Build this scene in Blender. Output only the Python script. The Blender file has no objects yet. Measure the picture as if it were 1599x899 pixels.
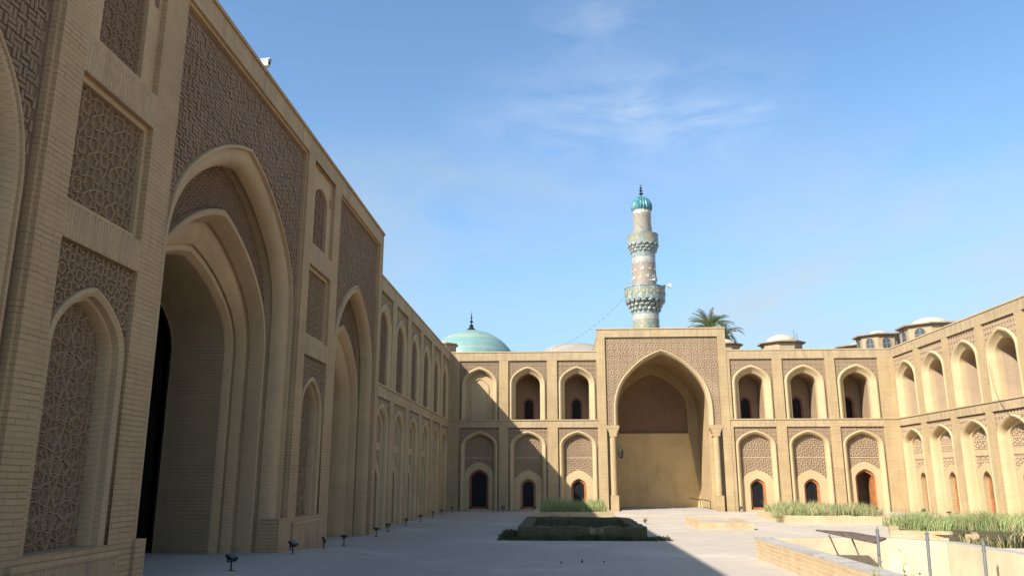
import bpy, math, random
from mathutils import Vector, Matrix
R = math.radians
rnd = random.Random(7)
scene = bpy.context.scene
col = scene.collection

# ------------------------------------------------------------------ materials
def new_mat(name):
    m = bpy.data.materials.new(name); m.use_nodes = True
    nt = m.node_tree; nt.nodes.clear()
    out = nt.nodes.new('ShaderNodeOutputMaterial'); b = nt.nodes.new('ShaderNodeBsdfPrincipled')
    nt.links.new(b.outputs[0], out.inputs[0])
    b.inputs['Specular IOR Level'].default_value = 0.2
    b.inputs['Roughness'].default_value = 0.9
    return m, nt, b
def N(nt, t, **kw):
    n = nt.nodes.new(t)
    for k, v in kw.items(): setattr(n, k, v)
    return n
def mixc(nt, f, a, b, mode='MIX'):
    n = N(nt, 'ShaderNodeMix', data_type='RGBA', blend_type=mode)
    for i, v in ((0, f), (6, a), (7, b)):
        if hasattr(v, 'is_output') or isinstance(v, bpy.types.NodeSocket): nt.links.new(v, n.inputs[i])
        elif isinstance(v, (int, float)): n.inputs[i].default_value = v
        else: n.inputs[i].default_value = (*v, 1)
    return n.outputs[2]
def ramp(nt, src, p0, p1, c0=(0, 0, 0), c1=(1, 1, 1)):
    n = N(nt, 'ShaderNodeValToRGB'); nt.links.new(src, n.inputs[0])
    n.color_ramp.elements[0].position = p0; n.color_ramp.elements[1].position = p1
    n.color_ramp.elements[0].color = (*c0, 1); n.color_ramp.elements[1].color = (*c1, 1)
    return n.outputs[0]
def noise(nt, vec, scale, detail=4, rough=.55, dist=0):
    n = N(nt, 'ShaderNodeTexNoise'); n.inputs['Scale'].default_value = scale
    n.inputs['Detail'].default_value = detail; n.inputs['Roughness'].default_value = rough
    n.inputs['Distortion'].default_value = dist
    if vec is not None: nt.links.new(vec, n.inputs['Vector'])
    return n.outputs[0]
def mapping(nt, vec, sc=(1, 1, 1), rot=(0, 0, 0), loc=(0, 0, 0)):
    n = N(nt, 'ShaderNodeMapping'); nt.links.new(vec, n.inputs[0])
    n.inputs['Scale'].default_value = sc; n.inputs['Rotation'].default_value = rot; n.inputs['Location'].default_value = loc
    return n.outputs[0]
def bump(nt, b, h, strength=.5, dist=.01):
    n = N(nt, 'ShaderNodeBump'); n.inputs['Strength'].default_value = strength
    n.inputs['Distance'].default_value = dist
    nt.links.new(h, n.inputs['Height']); nt.links.new(n.outputs[0], b.inputs['Normal'])

AL = .79
def sc(c, k=(1.01, .985, .925)): return tuple(x * AL * q for x, q in zip(c, k))
def brick_mat(name, c1, c2, mort, grime, bw=.46, rh=.083, ms=.0095, turn=False, grimef=.45, bstr=.7, plaster=0.0):
    c1, c2, mort, grime = sc(c1), sc(c2), sc(mort), sc(grime)
    m, nt, b = new_mat(name)
    tc = N(nt, 'ShaderNodeTexCoord'); uv = tc.outputs['UV']
    geo = N(nt, 'ShaderNodeNewGeometry').outputs['Position']
    src = mapping(nt, uv, rot=(0, 0, R(90))) if turn else uv
    # slight wobble so the courses are not ruler straight
    wob = noise(nt, geo, 1.3, 2)
    v = N(nt, 'ShaderNodeVectorMath', operation='SCALE'); v.inputs['Scale'].default_value = .03
    comb = N(nt, 'ShaderNodeCombineXYZ'); nt.links.new(wob, comb.inputs[0]); nt.links.new(wob, comb.inputs[1])
    nt.links.new(comb.outputs[0], v.inputs[0])
    add = N(nt, 'ShaderNodeVectorMath', operation='ADD'); nt.links.new(src, add.inputs[0]); nt.links.new(v.outputs[0], add.inputs[1])
    bt = N(nt, 'ShaderNodeTexBrick'); nt.links.new(add.outputs[0], bt.inputs['Vector'])
    bt.inputs['Scale'].default_value = 1; bt.inputs['Brick Width'].default_value = bw
    bt.inputs['Row Height'].default_value = rh; bt.inputs['Mortar Size'].default_value = ms
    bt.inputs['Mortar Smooth'].default_value = .3; bt.inputs['Bias'].default_value = 0
    bt.inputs['Color1'].default_value = (*c1, 1); bt.inputs['Color2'].default_value = (*c2, 1)
    bt.inputs['Mortar'].default_value = (*mort, 1)
    n1 = noise(nt, geo, .55, 5, .6)
    n2 = noise(nt, mapping(nt, geo, (2.2, 2.2, .35)), 1.5, 5, .65)
    n3 = noise(nt, geo, 9, 3, .6)
    nj = noise(nt, mapping(nt, geo, (1, 1, 4)), 1.1, 4, .6); gj = N(nt, 'ShaderNodeMath', operation='MULTIPLY'); nt.links.new(ramp(nt, nj, .4, .6), gj.inputs[0]); gj.inputs[1].default_value = .75
    bcol = mixc(nt, gj.outputs[0], bt.outputs['Color'], tuple((x + y) / 2 for x, y in zip(c1, c2)))
    c = mixc(nt, ramp(nt, n3, .3, .75), bcol, tuple(x * .8 for x in c1), 'MIX')
    cc = mixc(nt, .5, bcol, c)
    g = N(nt, 'ShaderNodeMath', operation='MULTIPLY'); nt.links.new(ramp(nt, n2, .46, .74), g.inputs[0]); g.inputs[1].default_value = grimef
    cc = mixc(nt, g.outputs[0], cc, grime)
    g2 = N(nt, 'ShaderNodeMath', operation='MULTIPLY'); nt.links.new(ramp(nt, n1, .5, .72), g2.inputs[0]); g2.inputs[1].default_value = .35
    cc = mixc(nt, g2.outputs[0], cc, tuple(min(1, x * 1.22) for x in c1))
    sepz = N(nt, 'ShaderNodeSeparateXYZ'); nt.links.new(geo, sepz.inputs[0])
    dm = N(nt, 'ShaderNodeMath', operation='MULTIPLY_ADD'); nt.links.new(n2, dm.inputs[0]); dm.inputs[1].default_value = 1.6; dm.inputs[2].default_value = -.45
    dlt = N(nt, 'ShaderNodeMath', operation='SUBTRACT'); nt.links.new(dm.outputs[0], dlt.inputs[0]); nt.links.new(sepz.outputs[2], dlt.inputs[1])
    g4 = N(nt, 'ShaderNodeMath', operation='MULTIPLY'); nt.links.new(ramp(nt, dlt.outputs[0], .0, .5), g4.inputs[0]); g4.inputs[1].default_value = .55
    cc = mixc(nt, g4.outputs[0], cc, grime)
    n5 = noise(nt, mapping(nt, geo, (1, 1, 1.6)), .35, 3, .5); g5 = N(nt, 'ShaderNodeMath', operation='MULTIPLY'); nt.links.new(ramp(nt, n5, .56, .62), g5.inputs[0]); g5.inputs[1].default_value = .22
    cc = mixc(nt, g5.outputs[0], cc, tuple(x * .72 for x in c2))
    if plaster:
        g3 = N(nt, 'ShaderNodeMath', operation='MULTIPLY'); nt.links.new(ramp(nt, n1, .38, .55), g3.inputs[0]); g3.inputs[1].default_value = plaster
        cc = mixc(nt, g3.outputs[0], cc, tuple(x * 1.05 for x in c1))
    nt.links.new(cc, b.inputs['Base Color'])
    inv = N(nt, 'ShaderNodeMath', operation='MULTIPLY_ADD'); nt.links.new(bt.outputs['Fac'], inv.inputs[0])
    inv.inputs[1].default_value = -1; 
    nt.links.new(n3, inv.inputs[2])
    bump(nt, b, inv.outputs[0], bstr, .012)
    return m
YB1 = (.56, .42, .24); YB2 = (.49, .36, .20)
M = {}
M['brick'] = brick_mat('yellow_brick', YB1, YB2, (.30, .215, .125), (.31, .23, .15))
M['ring'] = brick_mat('pale_moulded_brick', (.585, .45, .27), (.53, .405, .235), (.46, .35, .21), (.42, .32, .2), bw=.4, rh=.085, ms=.006, grimef=.3, bstr=.35)
M['soldier'] = brick_mat('parapet_brick', (.56, .43, .27), (.48, .36, .22), (.34, .25, .15), (.25, .19, .13), turn=True, grimef=.75)
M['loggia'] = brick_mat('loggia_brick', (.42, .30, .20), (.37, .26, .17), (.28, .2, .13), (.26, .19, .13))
M['loggialit'] = brick_mat('sun_toned_loggia_brick', (.56, .42, .30), (.51, .38, .265), (.4, .3, .2), (.36, .27, .18))  # lighter copy of the loggia brick, sunlight put into its colour
M['tan'] = brick_mat('carved_ground_sun_tone', (.40, .29, .195), (.355, .252, .168), (.22, .155, .105), (.25, .18, .125), bw=.07, rh=.045, ms=.008)  # lit copy of the carved brick, with its rib; sun tone in the colour
M['tanrib'] = brick_mat('carved_rib_sun_tone', (.56, .42, .29), (.50, .37, .25), (.38, .28, .19), (.37, .27, .18), bw=.3, rh=.2, ms=.001, bstr=.2)
M['plasterbrick'] = brick_mat('iwan_brick', (.76, .565, .30), (.71, .52, .27), (.42, .30, .14), (.34, .24, .13), grimef=.35, bstr=.3, plaster=.7)
M['shadebrick'] = brick_mat('passage_shade_brick', (.40, .29, .17), (.35, .25, .145), (.24, .18, .11), (.25, .2, .14))  # brick painted darker, the passage shadow put into its colour
M['gbrick'] = brick_mat('gateway_shade_tone_brick', (.57, .39, .215), (.49, .33, .178), (.28, .195, .125), (.29, .21, .145))  # shade tone of the left side put into this and the next two colours
M['gring'] = brick_mat('gateway_shade_tone_moulded_brick', (.60, .42, .24), (.53, .37, .205), (.37, .27, .175), (.35, .26, .18), bw=.4, rh=.085, ms=.009, grimef=.45, bstr=.5)
M['gsoldier'] = brick_mat('gateway_shade_tone_soldier_brick', (.56, .395, .225), (.48, .335, .19), (.32, .23, .15), (.24, .175, .125), turn=True, grimef=.6)
M['brown'] = brick_mat('brown_brick', (.36, .235, .165), (.32, .205, .14), (.22, .145, .1), (.2, .14, .1), bw=.1, rh=.05, ms=.006)
M['brownground'] = brick_mat('carved_ground_shade_tone', (.29, .183, .118), (.25, .157, .1), (.18, .12, .085), (.2, .14, .1), bw=.07, rh=.045, ms=.008)  # shaded copy of the carved brick, with its rib; shade in the colour
M['rib'] = brick_mat('carved_rib_shade_tone', (.42, .29, .18), (.37, .25, .152), (.34, .25, .17), (.33, .24, .16), bw=.3, rh=.2, ms=.001, bstr=.2)
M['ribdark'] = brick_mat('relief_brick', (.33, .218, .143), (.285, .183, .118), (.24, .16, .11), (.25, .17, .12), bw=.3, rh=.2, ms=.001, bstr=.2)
M['lowbrick'] = brick_mat('pool_brick', (.58, .44, .27), (.46, .32, .18), (.66, .54, .37), (.6, .5, .36), bw=.26, rh=.09, ms=.013, grimef=.4)
M['mossbrick'] = brick_mat('mossy_brick', (.16, .135, .085), (.1, .095, .06), (.09, .09, .055), (.075, .085, .04), bw=.3, rh=.1, ms=.012, grimef=.85)

def plain(name, c, rough=.8, metal=0, var=.25, sc=6, spec=.3, bst=.2):
    m, nt, b = new_mat(name); c = tuple(x * AL for x in c)
    geo = N(nt, 'ShaderNodeNewGeometry').outputs['Position']
    n = noise(nt, geo, sc, 5, .6)
    cc = mixc(nt, ramp(nt, n, .35, .7), c, tuple(x * (1 - var) for x in c))
    nt.links.new(cc, b.inputs['Base Color']); b.inputs['Roughness'].default_value = rough
    b.inputs['Metallic'].default_value = metal; b.inputs['Specular IOR Level'].default_value = spec
    if bst: bump(nt, b, n, bst, .01)
    return m
M['wood'] = plain('orange_wood', (.52, .20, .075), .55, var=.4, sc=3)
M['redwood'] = plain('red_wood', (.34, .11, .06), .5, var=.4, sc=3)
M['glassdark'] = plain('dark_glass', (.014, .014, .016), .5, var=.3, spec=.15, bst=0)
M['dark'] = plain('painted_dark_interior', (.03, .025, .02), .9)  # near-black walls, the unlit room's darkness put into the colour
M['black'] = plain('black_metal', (.02, .02, .022), .5, var=.2)
M['grey'] = plain('galvanised_metal', (.30, .33, .35), .45, .6, var=.25, sc=20)
M['white'] = plain('white_paint', (.7, .7, .68), .6)
M['rust'] = plain('weathered_board', (.16, .115, .09), .85, var=.5, sc=9)
M['dome'] = plain('pale_dome_plaster', (.57, .47, .35), .85, var=.18, sc=1.2)
M['greydome'] = plain('grey_dome_plaster', (.36, .32, .27), .85, var=.25, sc=.8)
M['poolplaster'] = plain('pool_plaster', (.66, .55, .37), .85, var=.25, sc=1.3)
M['rimcement'] = plain('cement_rim', (.47, .43, .38), .9, var=.3, sc=3)
M['mosspale'] = brick_mat('pale_kerb_patch', (.34, .28, .18), (.26, .22, .14), (.16, .14, .09), (.1, .1, .06), bw=.3, rh=.1, ms=.012, grimef=.8)
M['soil'] = plain('dark_soil', (.085, .08, .05), .95, var=.5, sc=4)
M['kioskwall'] = plain('kiosk_brick', (.47, .35, .22), .9, var=.25, sc=3)
M['eave'] = plain('eave_slab', (.36, .28, .2), .9, var=.3, sc=3)
M['bark'] = plain('palm_bark', (.14, .10, .07), .95, var=.5, sc=12, bst=.8)


M['finial'] = plain('bronze_finial', (.035, .03, .04), .45, .5)

def grass_mat(name, c1, c2):
    m, nt, b = new_mat(name)
    geo = N(nt, 'ShaderNodeNewGeometry').outputs['Position']
    n = noise(nt, geo, 3.0, 4, .7); n2 = noise(nt, geo, .9, 3, .6)
    cc = mixc(nt, ramp(nt, n, .35, .65), c1, c2)
    cc = mixc(nt, ramp(nt, n2, .5, .75), cc, tuple(x * 1.35 for x in c2))
    nt.links.new(cc, b.inputs['Base Color']); b.inputs['Roughness'].default_value = .7
    tr = N(nt, 'ShaderNodeBsdfTranslucent'); nt.links.new(cc, tr.inputs[0])
    mx = N(nt, 'ShaderNodeMixShader'); mx.inputs[0].default_value = .25
    out = [x for x in nt.nodes if x.type == 'OUTPUT_MATERIAL'][0]
    nt.links.new(b.outputs[0], mx.inputs[1]); nt.links.new(tr.outputs[0], mx.inputs[2]); nt.links.new(mx.outputs[0], out.inputs[0])
    return m
M['grass'] = grass_mat('reed_grass', (.17, .25, .08), (.30, .36, .14))
M['grassdry'] = grass_mat('dry_reed_grass', (.26, .25, .12), (.38, .33, .18))
M['frond'] = grass_mat('palm_frond', (.12, .19, .08), (.19, .27, .12))
M['frondpale'] = grass_mat('palm_frond_dry', (.2, .2, .10), (.28, .26, .15))
M['weed'] = grass_mat('dark_weed', (.045, .06, .025), (.085, .095, .045))

def ground_mat():
    m, nt, b = new_mat('pavement')
    geo = N(nt, 'ShaderNodeNewGeometry').outputs['Position']
    bt = N(nt, 'ShaderNodeTexBrick'); nt.links.new(geo, bt.inputs['Vector'])
    bt.offset = .0
    bt.inputs['Scale'].default_value = 1; bt.inputs['Brick Width'].default_value = .42; bt.inputs['Row Height'].default_value = .42
    bt.inputs['Mortar Size'].default_value = .006; bt.inputs['Mortar Smooth'].default_value = .6
    bt.inputs['Color1'].default_value = (.42, .362, .29, 1); bt.inputs['Color2'].default_value = (.375, .32, .255, 1)
    bt.inputs['Mortar'].default_value = (.29, .25, .21, 1)
    n1 = noise(nt, geo, .25, 6, .65); n2 = noise(nt, geo, 1.7, 6, .7); n3 = noise(nt, geo, 14, 3, .6)
    cc = mixc(nt, ramp(nt, n2, .35, .75), bt.outputs['Color'], (.385, .328, .262))
    cc = mixc(nt, ramp(nt, n1, .5, .66), cc, (.47, .405, .325))
    n4 = noise(nt, geo, .55, 6, .7, .8); g4 = N(nt, 'ShaderNodeMath', operation='MULTIPLY'); nt.links.new(ramp(nt, n4, .54, .7), g4.inputs[0]); g4.inputs[1].default_value = .5
    cc = mixc(nt, g4.outputs[0], cc, (.30, .262, .222))
    sp = ramp(nt, n3, .68, .78); g = N(nt, 'ShaderNodeMath', operation='MULTIPLY'); nt.links.new(sp, g.inputs[0]); g.inputs[1].default_value = .25
    cc = mixc(nt, g.outputs[0], cc, (.26, .23, .2))
    nt.links.new(cc, b.inputs['Base Color'])
    h = N(nt, 'ShaderNodeMath', operation='SUBTRACT'); nt.links.new(n3, h.inputs[0]); nt.links.new(bt.outputs['Fac'], h.inputs[1])
    bump(nt, b, h.outputs[0], .25, .008)
    return m
M['ground'] = ground_mat()

def tile_mat(name, base, accents, sc=(1, 1), thr=.0, kind='vor'):
    """glazed tile mosaic: cells of several glaze colours in UV metres"""
    m, nt, b = new_mat(name)
    tc = N(nt, 'ShaderNodeTexCoord'); uv = mapping(nt, tc.outputs['UV'], (sc[0], sc[1], 1))
    v = N(nt, 'ShaderNodeTexVoronoi', voronoi_dimensions='2D'); nt.links.new(uv, v.inputs['Vector'])
    v.inputs['Scale'].default_value = 1; v.inputs['Randomness'].default_value = .55
    sep = N(nt, 'ShaderNodeSeparateColor'); nt.links.new(v.outputs['Color'], sep.inputs[0])
    rp = N(nt, 'ShaderNodeValToRGB'); nt.links.new(sep.outputs[0], rp.inputs[0]); rp.color_ramp.interpolation = 'CONSTANT'
    el = rp.color_ramp.elements; cols = [base] + accents
    el[0].position = 0; el[0].color = (*base, 1); el[1].position = thr or 1 / len(cols); el[1].color = (*cols[1], 1)
    for i, c in enumerate(cols[2:]):
        e = el.new(el[1].position + (1 - el[1].position) * (i + 1) / (len(cols) - 1)); e.color = (*c, 1)
    nt.links.new(rp.outputs[0], b.inputs['Base Color']); b.inputs['Roughness'].default_value = .4; b.inputs['Specular IOR Level'].default_value = .4
    return m
CR = (.33, .31, .26); TU = (.14, .19, .185); GR = (.19, .22, .195); YE = (.32, .26, .12); BL = (.09, .16, .22); BR = (.36, .24, .17)
M['tile_green'] = tile_mat('glazed_tile_pale_green', GR, [(.27, .31, .27), TU, (.16, .2, .19)], (6, 6), .3)
M['tile_white'] = tile_mat('glazed_tile_white', CR, [(.35, .31, .28), (.26, .23, .23), (.40, .37, .32)], (7, 4.0), .35)
M['tile_yellow'] = tile_mat('glazed_tile_yellow', (.2, .22, .175), [(.24, .22, .15), YE, TU], (7, 5), .35)
M['tile_mix'] = tile_mat('glazed_tile_mixed', (.29, .27, .22), [(.24, .26, .24), (.32, .27, .19), (.26, .24, .2)], (8, 8), .3)
M['mbrick'] = tile_mat('minaret_brick', (.25, .205, .155), [(.28, .23, .175), (.22, .18, .14), (.265, .215, .165)], (8, 10), .4)
M['turq'] = tile_mat('turquoise_glaze', (.03, .14, .165), [(.045, .165, .185), (.035, .12, .15), (.08, .2, .21)], (4, 4), .35)
M['blueglass'] = plain('bluish_window_glass', (.07, .10, .125), .45, var=.3, spec=.25, bst=0)

def turqdome():
    m, nt, b = new_mat('turquoise_dome_tiles')
    tc = N(nt, 'ShaderNodeTexCoord'); sep = N(nt, 'ShaderNodeSeparateXYZ'); nt.links.new(tc.outputs['Object'], sep.inputs[0])
    rp = N(nt, 'ShaderNodeValToRGB'); mr = N(nt, 'ShaderNodeMapRange'); nt.links.new(sep.outputs[2], mr.inputs[0])
    mr.inputs[1].default_value = 13; mr.inputs[2].default_value = 17; nt.links.new(mr.outputs[0], rp.inputs[0])
    rp.color_ramp.interpolation = 'LINEAR'
    T = (.13, .235, .22, 1); Y = (.21, .265, .215, 1); el = rp.color_ramp.elements
    el[0].position = 0; el[0].color = T; el[1].position = 1; el[1].color = (.14, .235, .215, 1)
    for p, c in ((.31, T), (.34, Y), (.375, T), (.60, T), (.64, Y), (.69, Y), (.73, (.14, .24, .22, 1))):
        e = el.new(p); e.color = c
    n = noise(nt, tc.outputs['Object'], 1.5, 5, .6)
    cc = mixc(nt, ramp(nt, n, .4, .8), rp.outputs[0], (.32, .37, .29))
    cc = mixc(nt, .35, rp.outputs[0], cc)
    nt.links.new(cc, b.inputs['Base Color']); b.inputs['Roughness'].default_value = .45; b.inputs['Specular IOR Level'].default_value = .4
    return m
M['turqdome'] = turqdome()

# ------------------------------------------------------------------ helpers
class MB:
    def __init__(s): s.v = []; s.f = []; s.uv = []; s.mi = []; s.mats = []
    def mid(s, k):
        if k not in s.mats: s.mats.append(k)
        return s.mats.index(k)
    def face(s, pts, mat, uvs=None):
        i = len(s.v); s.v += [tuple(p) for p in pts]; s.f.append(tuple(range(i, i + len(pts)))); s.mi.append(s.mid(mat))
        if uvs is None:
            a, b, c = Vector(pts[0]), Vector(pts[1]), Vector(pts[2]); n = (b - a).cross(c - a)
            if len(pts) > 3 and n.length < 1e-9: n = (c - a).cross(Vector(pts[3]) - a)
            ax = max(range(3), key=lambda k: abs(n[k]))
            uvs = [(p[0], p[1]) if ax == 2 else ((p[1], p[2]) if ax == 0 else (p[0], p[2])) for p in pts]
        s.uv += uvs
    # facade-space faces: (s, z, d) -> local (s, -d, z)
    def fq(s, pts, mat, uvs=None): s.face([(p[0], -p[2], p[1]) for p in pts], mat, uvs)
    def rect(s, s0, s1, z0, z1, d, mat):
        if s1 > s0 and z1 > z0: s.fq([(s0, z0, d), (s1, z0, d), (s1, z1, d), (s0, z1, d)], mat)
    def bridge(s, A, B, mat):
        L = 0
        for i in range(len(A) - 1):
            a0, a1, b0, b1 = A[i], A[i + 1], B[i], B[i + 1]
            dl = math.dist(a0, a1); w = math.dist(a0, b0)
            zz = a0[1] if i == 0 else L
            if i == 0: L = a0[1]
            up = 1
            s.fq([a0, a1, b1, b0], mat, [(0, L), (0, L + dl), (w, L + dl), (w, L)]); L += dl
    def box(s, x0, x1, y0, y1, z0, z1, mat, skip=''):
        P = [(x0, y0, z0), (x1, y0, z0), (x1, y1, z0), (x0, y1, z0), (x0, y0, z1), (x1, y0, z1), (x1, y1, z1), (x0, y1, z1)]
        for n, q in (('b', (0, 3, 2, 1)), ('t', (4, 5, 6, 7)), ('f', (0, 1, 5, 4)), ('k', (2, 3, 7, 6)), ('l', (3, 0, 4, 7)), ('r', (1, 2, 6, 5))):
            if n not in skip: s.face([P[i] for i in q], mat)
    def tube(s, pts, r, mat, n=6, cap=True):
        rr = r if isinstance(r, (list, tuple)) else [r] * len(pts)
        rings = []
        for i, p in enumerate(pts):
            a = Vector(pts[max(0, i - 1)]); b = Vector(pts[min(len(pts) - 1, i + 1)]); t = (b - a).normalized()
            u = t.cross(Vector((0, 0, 1)) if abs(t.z) < .9 else Vector((1, 0, 0))).normalized(); w = t.cross(u)
            rings.append([Vector(p) + (u * math.cos(2 * math.pi * k / n) + w * math.sin(2 * math.pi * k / n)) * rr[i] for k in range(n)])
        for i in range(len(rings) - 1):
            for k in range(n):
                s.face([rings[i][k], rings[i][(k + 1) % n], rings[i + 1][(k + 1) % n], rings[i + 1][k]], mat)
        if cap: s.face(rings[0][::-1], mat); s.face(rings[-1], mat)
    def lathe(s, prof, mat, n=32, c=(0, 0), rf=None, a0=0):
        """prof: list of (r,z[,mat])"""
        for i in range(len(prof) - 1):
            r0, z0 = prof[i][:2]; r1, z1 = prof[i + 1][:2]; mm = prof[i][2] if len(prof[i]) > 2 else mat
            for k in range(n):
                ta, tb = a0 + 2 * math.pi * k / n, a0 + 2 * math.pi * (k + 1) / n
                fa = rf(ta) if rf else 1; fb = rf(tb) if rf else 1
                q = [(c[0] + r0 * fa * math.cos(ta), c[1] + r0 * fa * math.sin(ta), z0), (c[0] + r0 * fb * math.cos(tb), c[1] + r0 * fb * math.sin(tb), z0),
                     (c[0] + r1 * fb * math.cos(tb), c[1] + r1 * fb * math.sin(tb), z1), (c[0] + r1 * fa * math.cos(ta), c[1] + r1 * fa * math.sin(ta), z1)]
                R0 = max(r0, r1)
                s.face(q, mm, [(R0 * ta, z0), (R0 * tb, z0), (R0 * tb, z1), (R0 * ta, z1)])
    def build(s, name, parent=None, smooth=False, merge=False):
        me = bpy.data.meshes.new(name); me.from_pydata(s.v, [], s.f)
        for k in s.mats: me.materials.append(M[k])
        me.polygons.foreach_set('material_index', s.mi)
        ul = me.uv_layers.new(name='UVMap'); flat = [c for u in s.uv for c in u]; ul.data.foreach_set('uv', flat)
        if merge or smooth:
            import bmesh
            bm = bmesh.new(); bm.from_mesh(me); bmesh.ops.remove_doubles(bm, verts=bm.verts, dist=.0005); bm.to_mesh(me); bm.free()
        if smooth:
            me.polygons.foreach_set('use_smooth', [True] * len(me.polygons))
            try: me.set_sharp_from_angle(angle=R(38))
            except Exception: pass
        me.update()
        o = bpy.data.objects.new(name, me); col.objects.link(o)
        if parent: o.parent = parent
        return o
def tag(o, label=None, cat=None, group=None, kind=None):
    if label: o['label'] = label
    if cat: o['category'] = cat
    if group: o['group'] = group
    if kind: o['kind'] = kind
    return o
def empty(name, loc=(0, 0, 0), rz=0, label=None, cat=None, group=None, parent=None):
    o = bpy.data.objects.new(name, None); col.objects.link(o); o.location = loc; o.rotation_euler = (0, 0, rz)
    if parent: o.parent = parent
    return tag(o, label, cat, group)
def copy_tree(o, parent=None):
    c = o.copy(); col.objects.link(c); c.parent = parent
    for ch in list(o.children): copy_tree(ch, c)
    return c

# unit four-centred arch, springing at (+-1,0), apex (0,1)
def _unit(n=11, r1=.60, th=50, r2=1.7):
    pts = []; t = R(th); c1 = (1 - r1, 0)
    na = n // 2
    for i in range(na): a = t * i / na; pts.append((c1[0] + r1 * math.cos(a), r1 * math.sin(a)))
    p1 = (c1[0] + r1 * math.cos(t), r1 * math.sin(t)); c2 = (p1[0] - r2 * math.cos(t), p1[1] - r2 * math.sin(t))
    ph = math.acos(-c2[0] / r2); nb = n - na
    for i in range(nb + 1): a = t + (ph - t) * i / nb; pts.append((c2[0] + r2 * math.cos(a), c2[1] + r2 * math.sin(a)))
    H = pts[-1][1]; pts[-1] = (0, H)
    return [(x, z / H) for x, z in pts]
UN = _unit(14)
class Arch:
    def __init__(s, c, hw, z0, zs, zt): s.c, s.hw, s.z0, s.zs, s.zt = c, hw, z0, zs, zt
    def pts(s):
        r = [(s.c + s.hw * x, s.zs + (s.zt - s.zs) * z) for x, z in UN]
        l = [(2 * s.c - x, z) for x, z in r[:-1]]
        return [(s.c - s.hw, s.z0)] + l + [r[-1]] + r[:-1][::-1] + [(s.c + s.hw, s.z0)]
    def out(s, d): return [(x, z, d) for x, z in s.pts()]
    def h(s, x):
        t = abs(x - s.c) / s.hw
        if t >= 1: return s.z0 if t > 1 else s.zs
        for i in range(len(UN) - 1):
            if UN[i + 1][0] <= t <= UN[i][0]:
                a, b = UN[i], UN[i + 1]; k = (t - a[0]) / (b[0] - a[0]); return s.zs + (s.zt - s.zs) * (a[1] + k * (b[1] - a[1]))
        return s.zt
    def inside(s, x, z): return abs(x - s.c) < s.hw and s.z0 <= z < s.h(x)
def arch_surround(mb, a, s0, s1, ztop, d, mat, zb=None):
    """flat face at depth d filling rect (s0..s1, z0..ztop) around arch a"""
    zb = a.z0 if zb is None else zb
    mb.rect(s0, a.c - a.hw, zb, ztop, d, mat); mb.rect(a.c + a.hw, s1, zb, ztop, d, mat)
    if zb < a.z0: mb.rect(a.c - a.hw, a.c + a.hw, zb, a.z0, d, mat)
    P = a.pts()[1:-1]
    for p, q in zip(P, P[1:]): mb.fq([(p[0], p[1], d), (q[0], q[1], d), (q[0], ztop, d), (p[0], ztop, d)], mat)
def arch_fill(mb, a, d, mat, zb=None, low=None):
    """flat face inside arch a, from zb (or above lower arch) up to a"""
    zb = a.z0 if zb is None else zb
    xs = sorted(set([round(p[0], 5) for p in a.pts()] + ([round(p[0], 5) for p in low.pts() if abs(p[0] - a.c) < a.hw] if low else [])))
    def lo(x): return max(zb, low.h(x)) if (low and abs(x - low.c) < low.hw) else zb
    def hi(x): return a.h(x) if abs(x - a.c) < a.hw - 1e-4 else a.zs
    for p, q in zip(xs, xs[1:]):
        mx = (p + q) / 2
        if hi(mx) > lo(mx): mb.fq([(p, lo(p), d), (q, lo(q), d), (q, max(hi(q), lo(q)), d), (p, max(hi(p), lo(p)), d)], mat)
def profile(mb, c, z0, zs, prof, mat):
    """prof: list of (hw, zt, d[, mat]); bridges consecutive arches"""
    for a, b in zip(prof, prof[1:]):
        mm = a[3] if len(a) > 3 else mat
        mb.bridge(Arch(c, a[0], z0, zs, a[1]).out(a[2]), Arch(c, b[0], z0, zs, b[1]).out(b[2]), mm)
def strip_seg(mb, p, q, w, d0, h, mat):
    dx, dz = q[0] - p[0], q[1] - p[1]; L = math.hypot(dx, dz)
    if L < 1e-5: return
    nx, nz = -dz / L * w / 2, dx / L * w / 2; k = .55
    A = [(p[0] + nx, p[1] + nz), (q[0] + nx, q[1] + nz), (q[0] - nx, q[1] - nz), (p[0] - nx, p[1] - nz)]
    T = [(p[0] + nx * k, p[1] + nz * k), (q[0] + nx * k, q[1] + nz * k), (q[0] - nx * k, q[1] - nz * k), (p[0] - nx * k, p[1] - nz * k)]
    mb.fq([(x, z, d0 + h) for x, z in T], mat)
    mb.fq([(*A[0], d0), (*A[1], d0), (*T[1], d0 + h), (*T[0], d0 + h)], mat)
    mb.fq([(*A[2], d0), (*A[3], d0), (*T[3], d0 + h), (*T[2], d0 + h)], mat)
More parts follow.
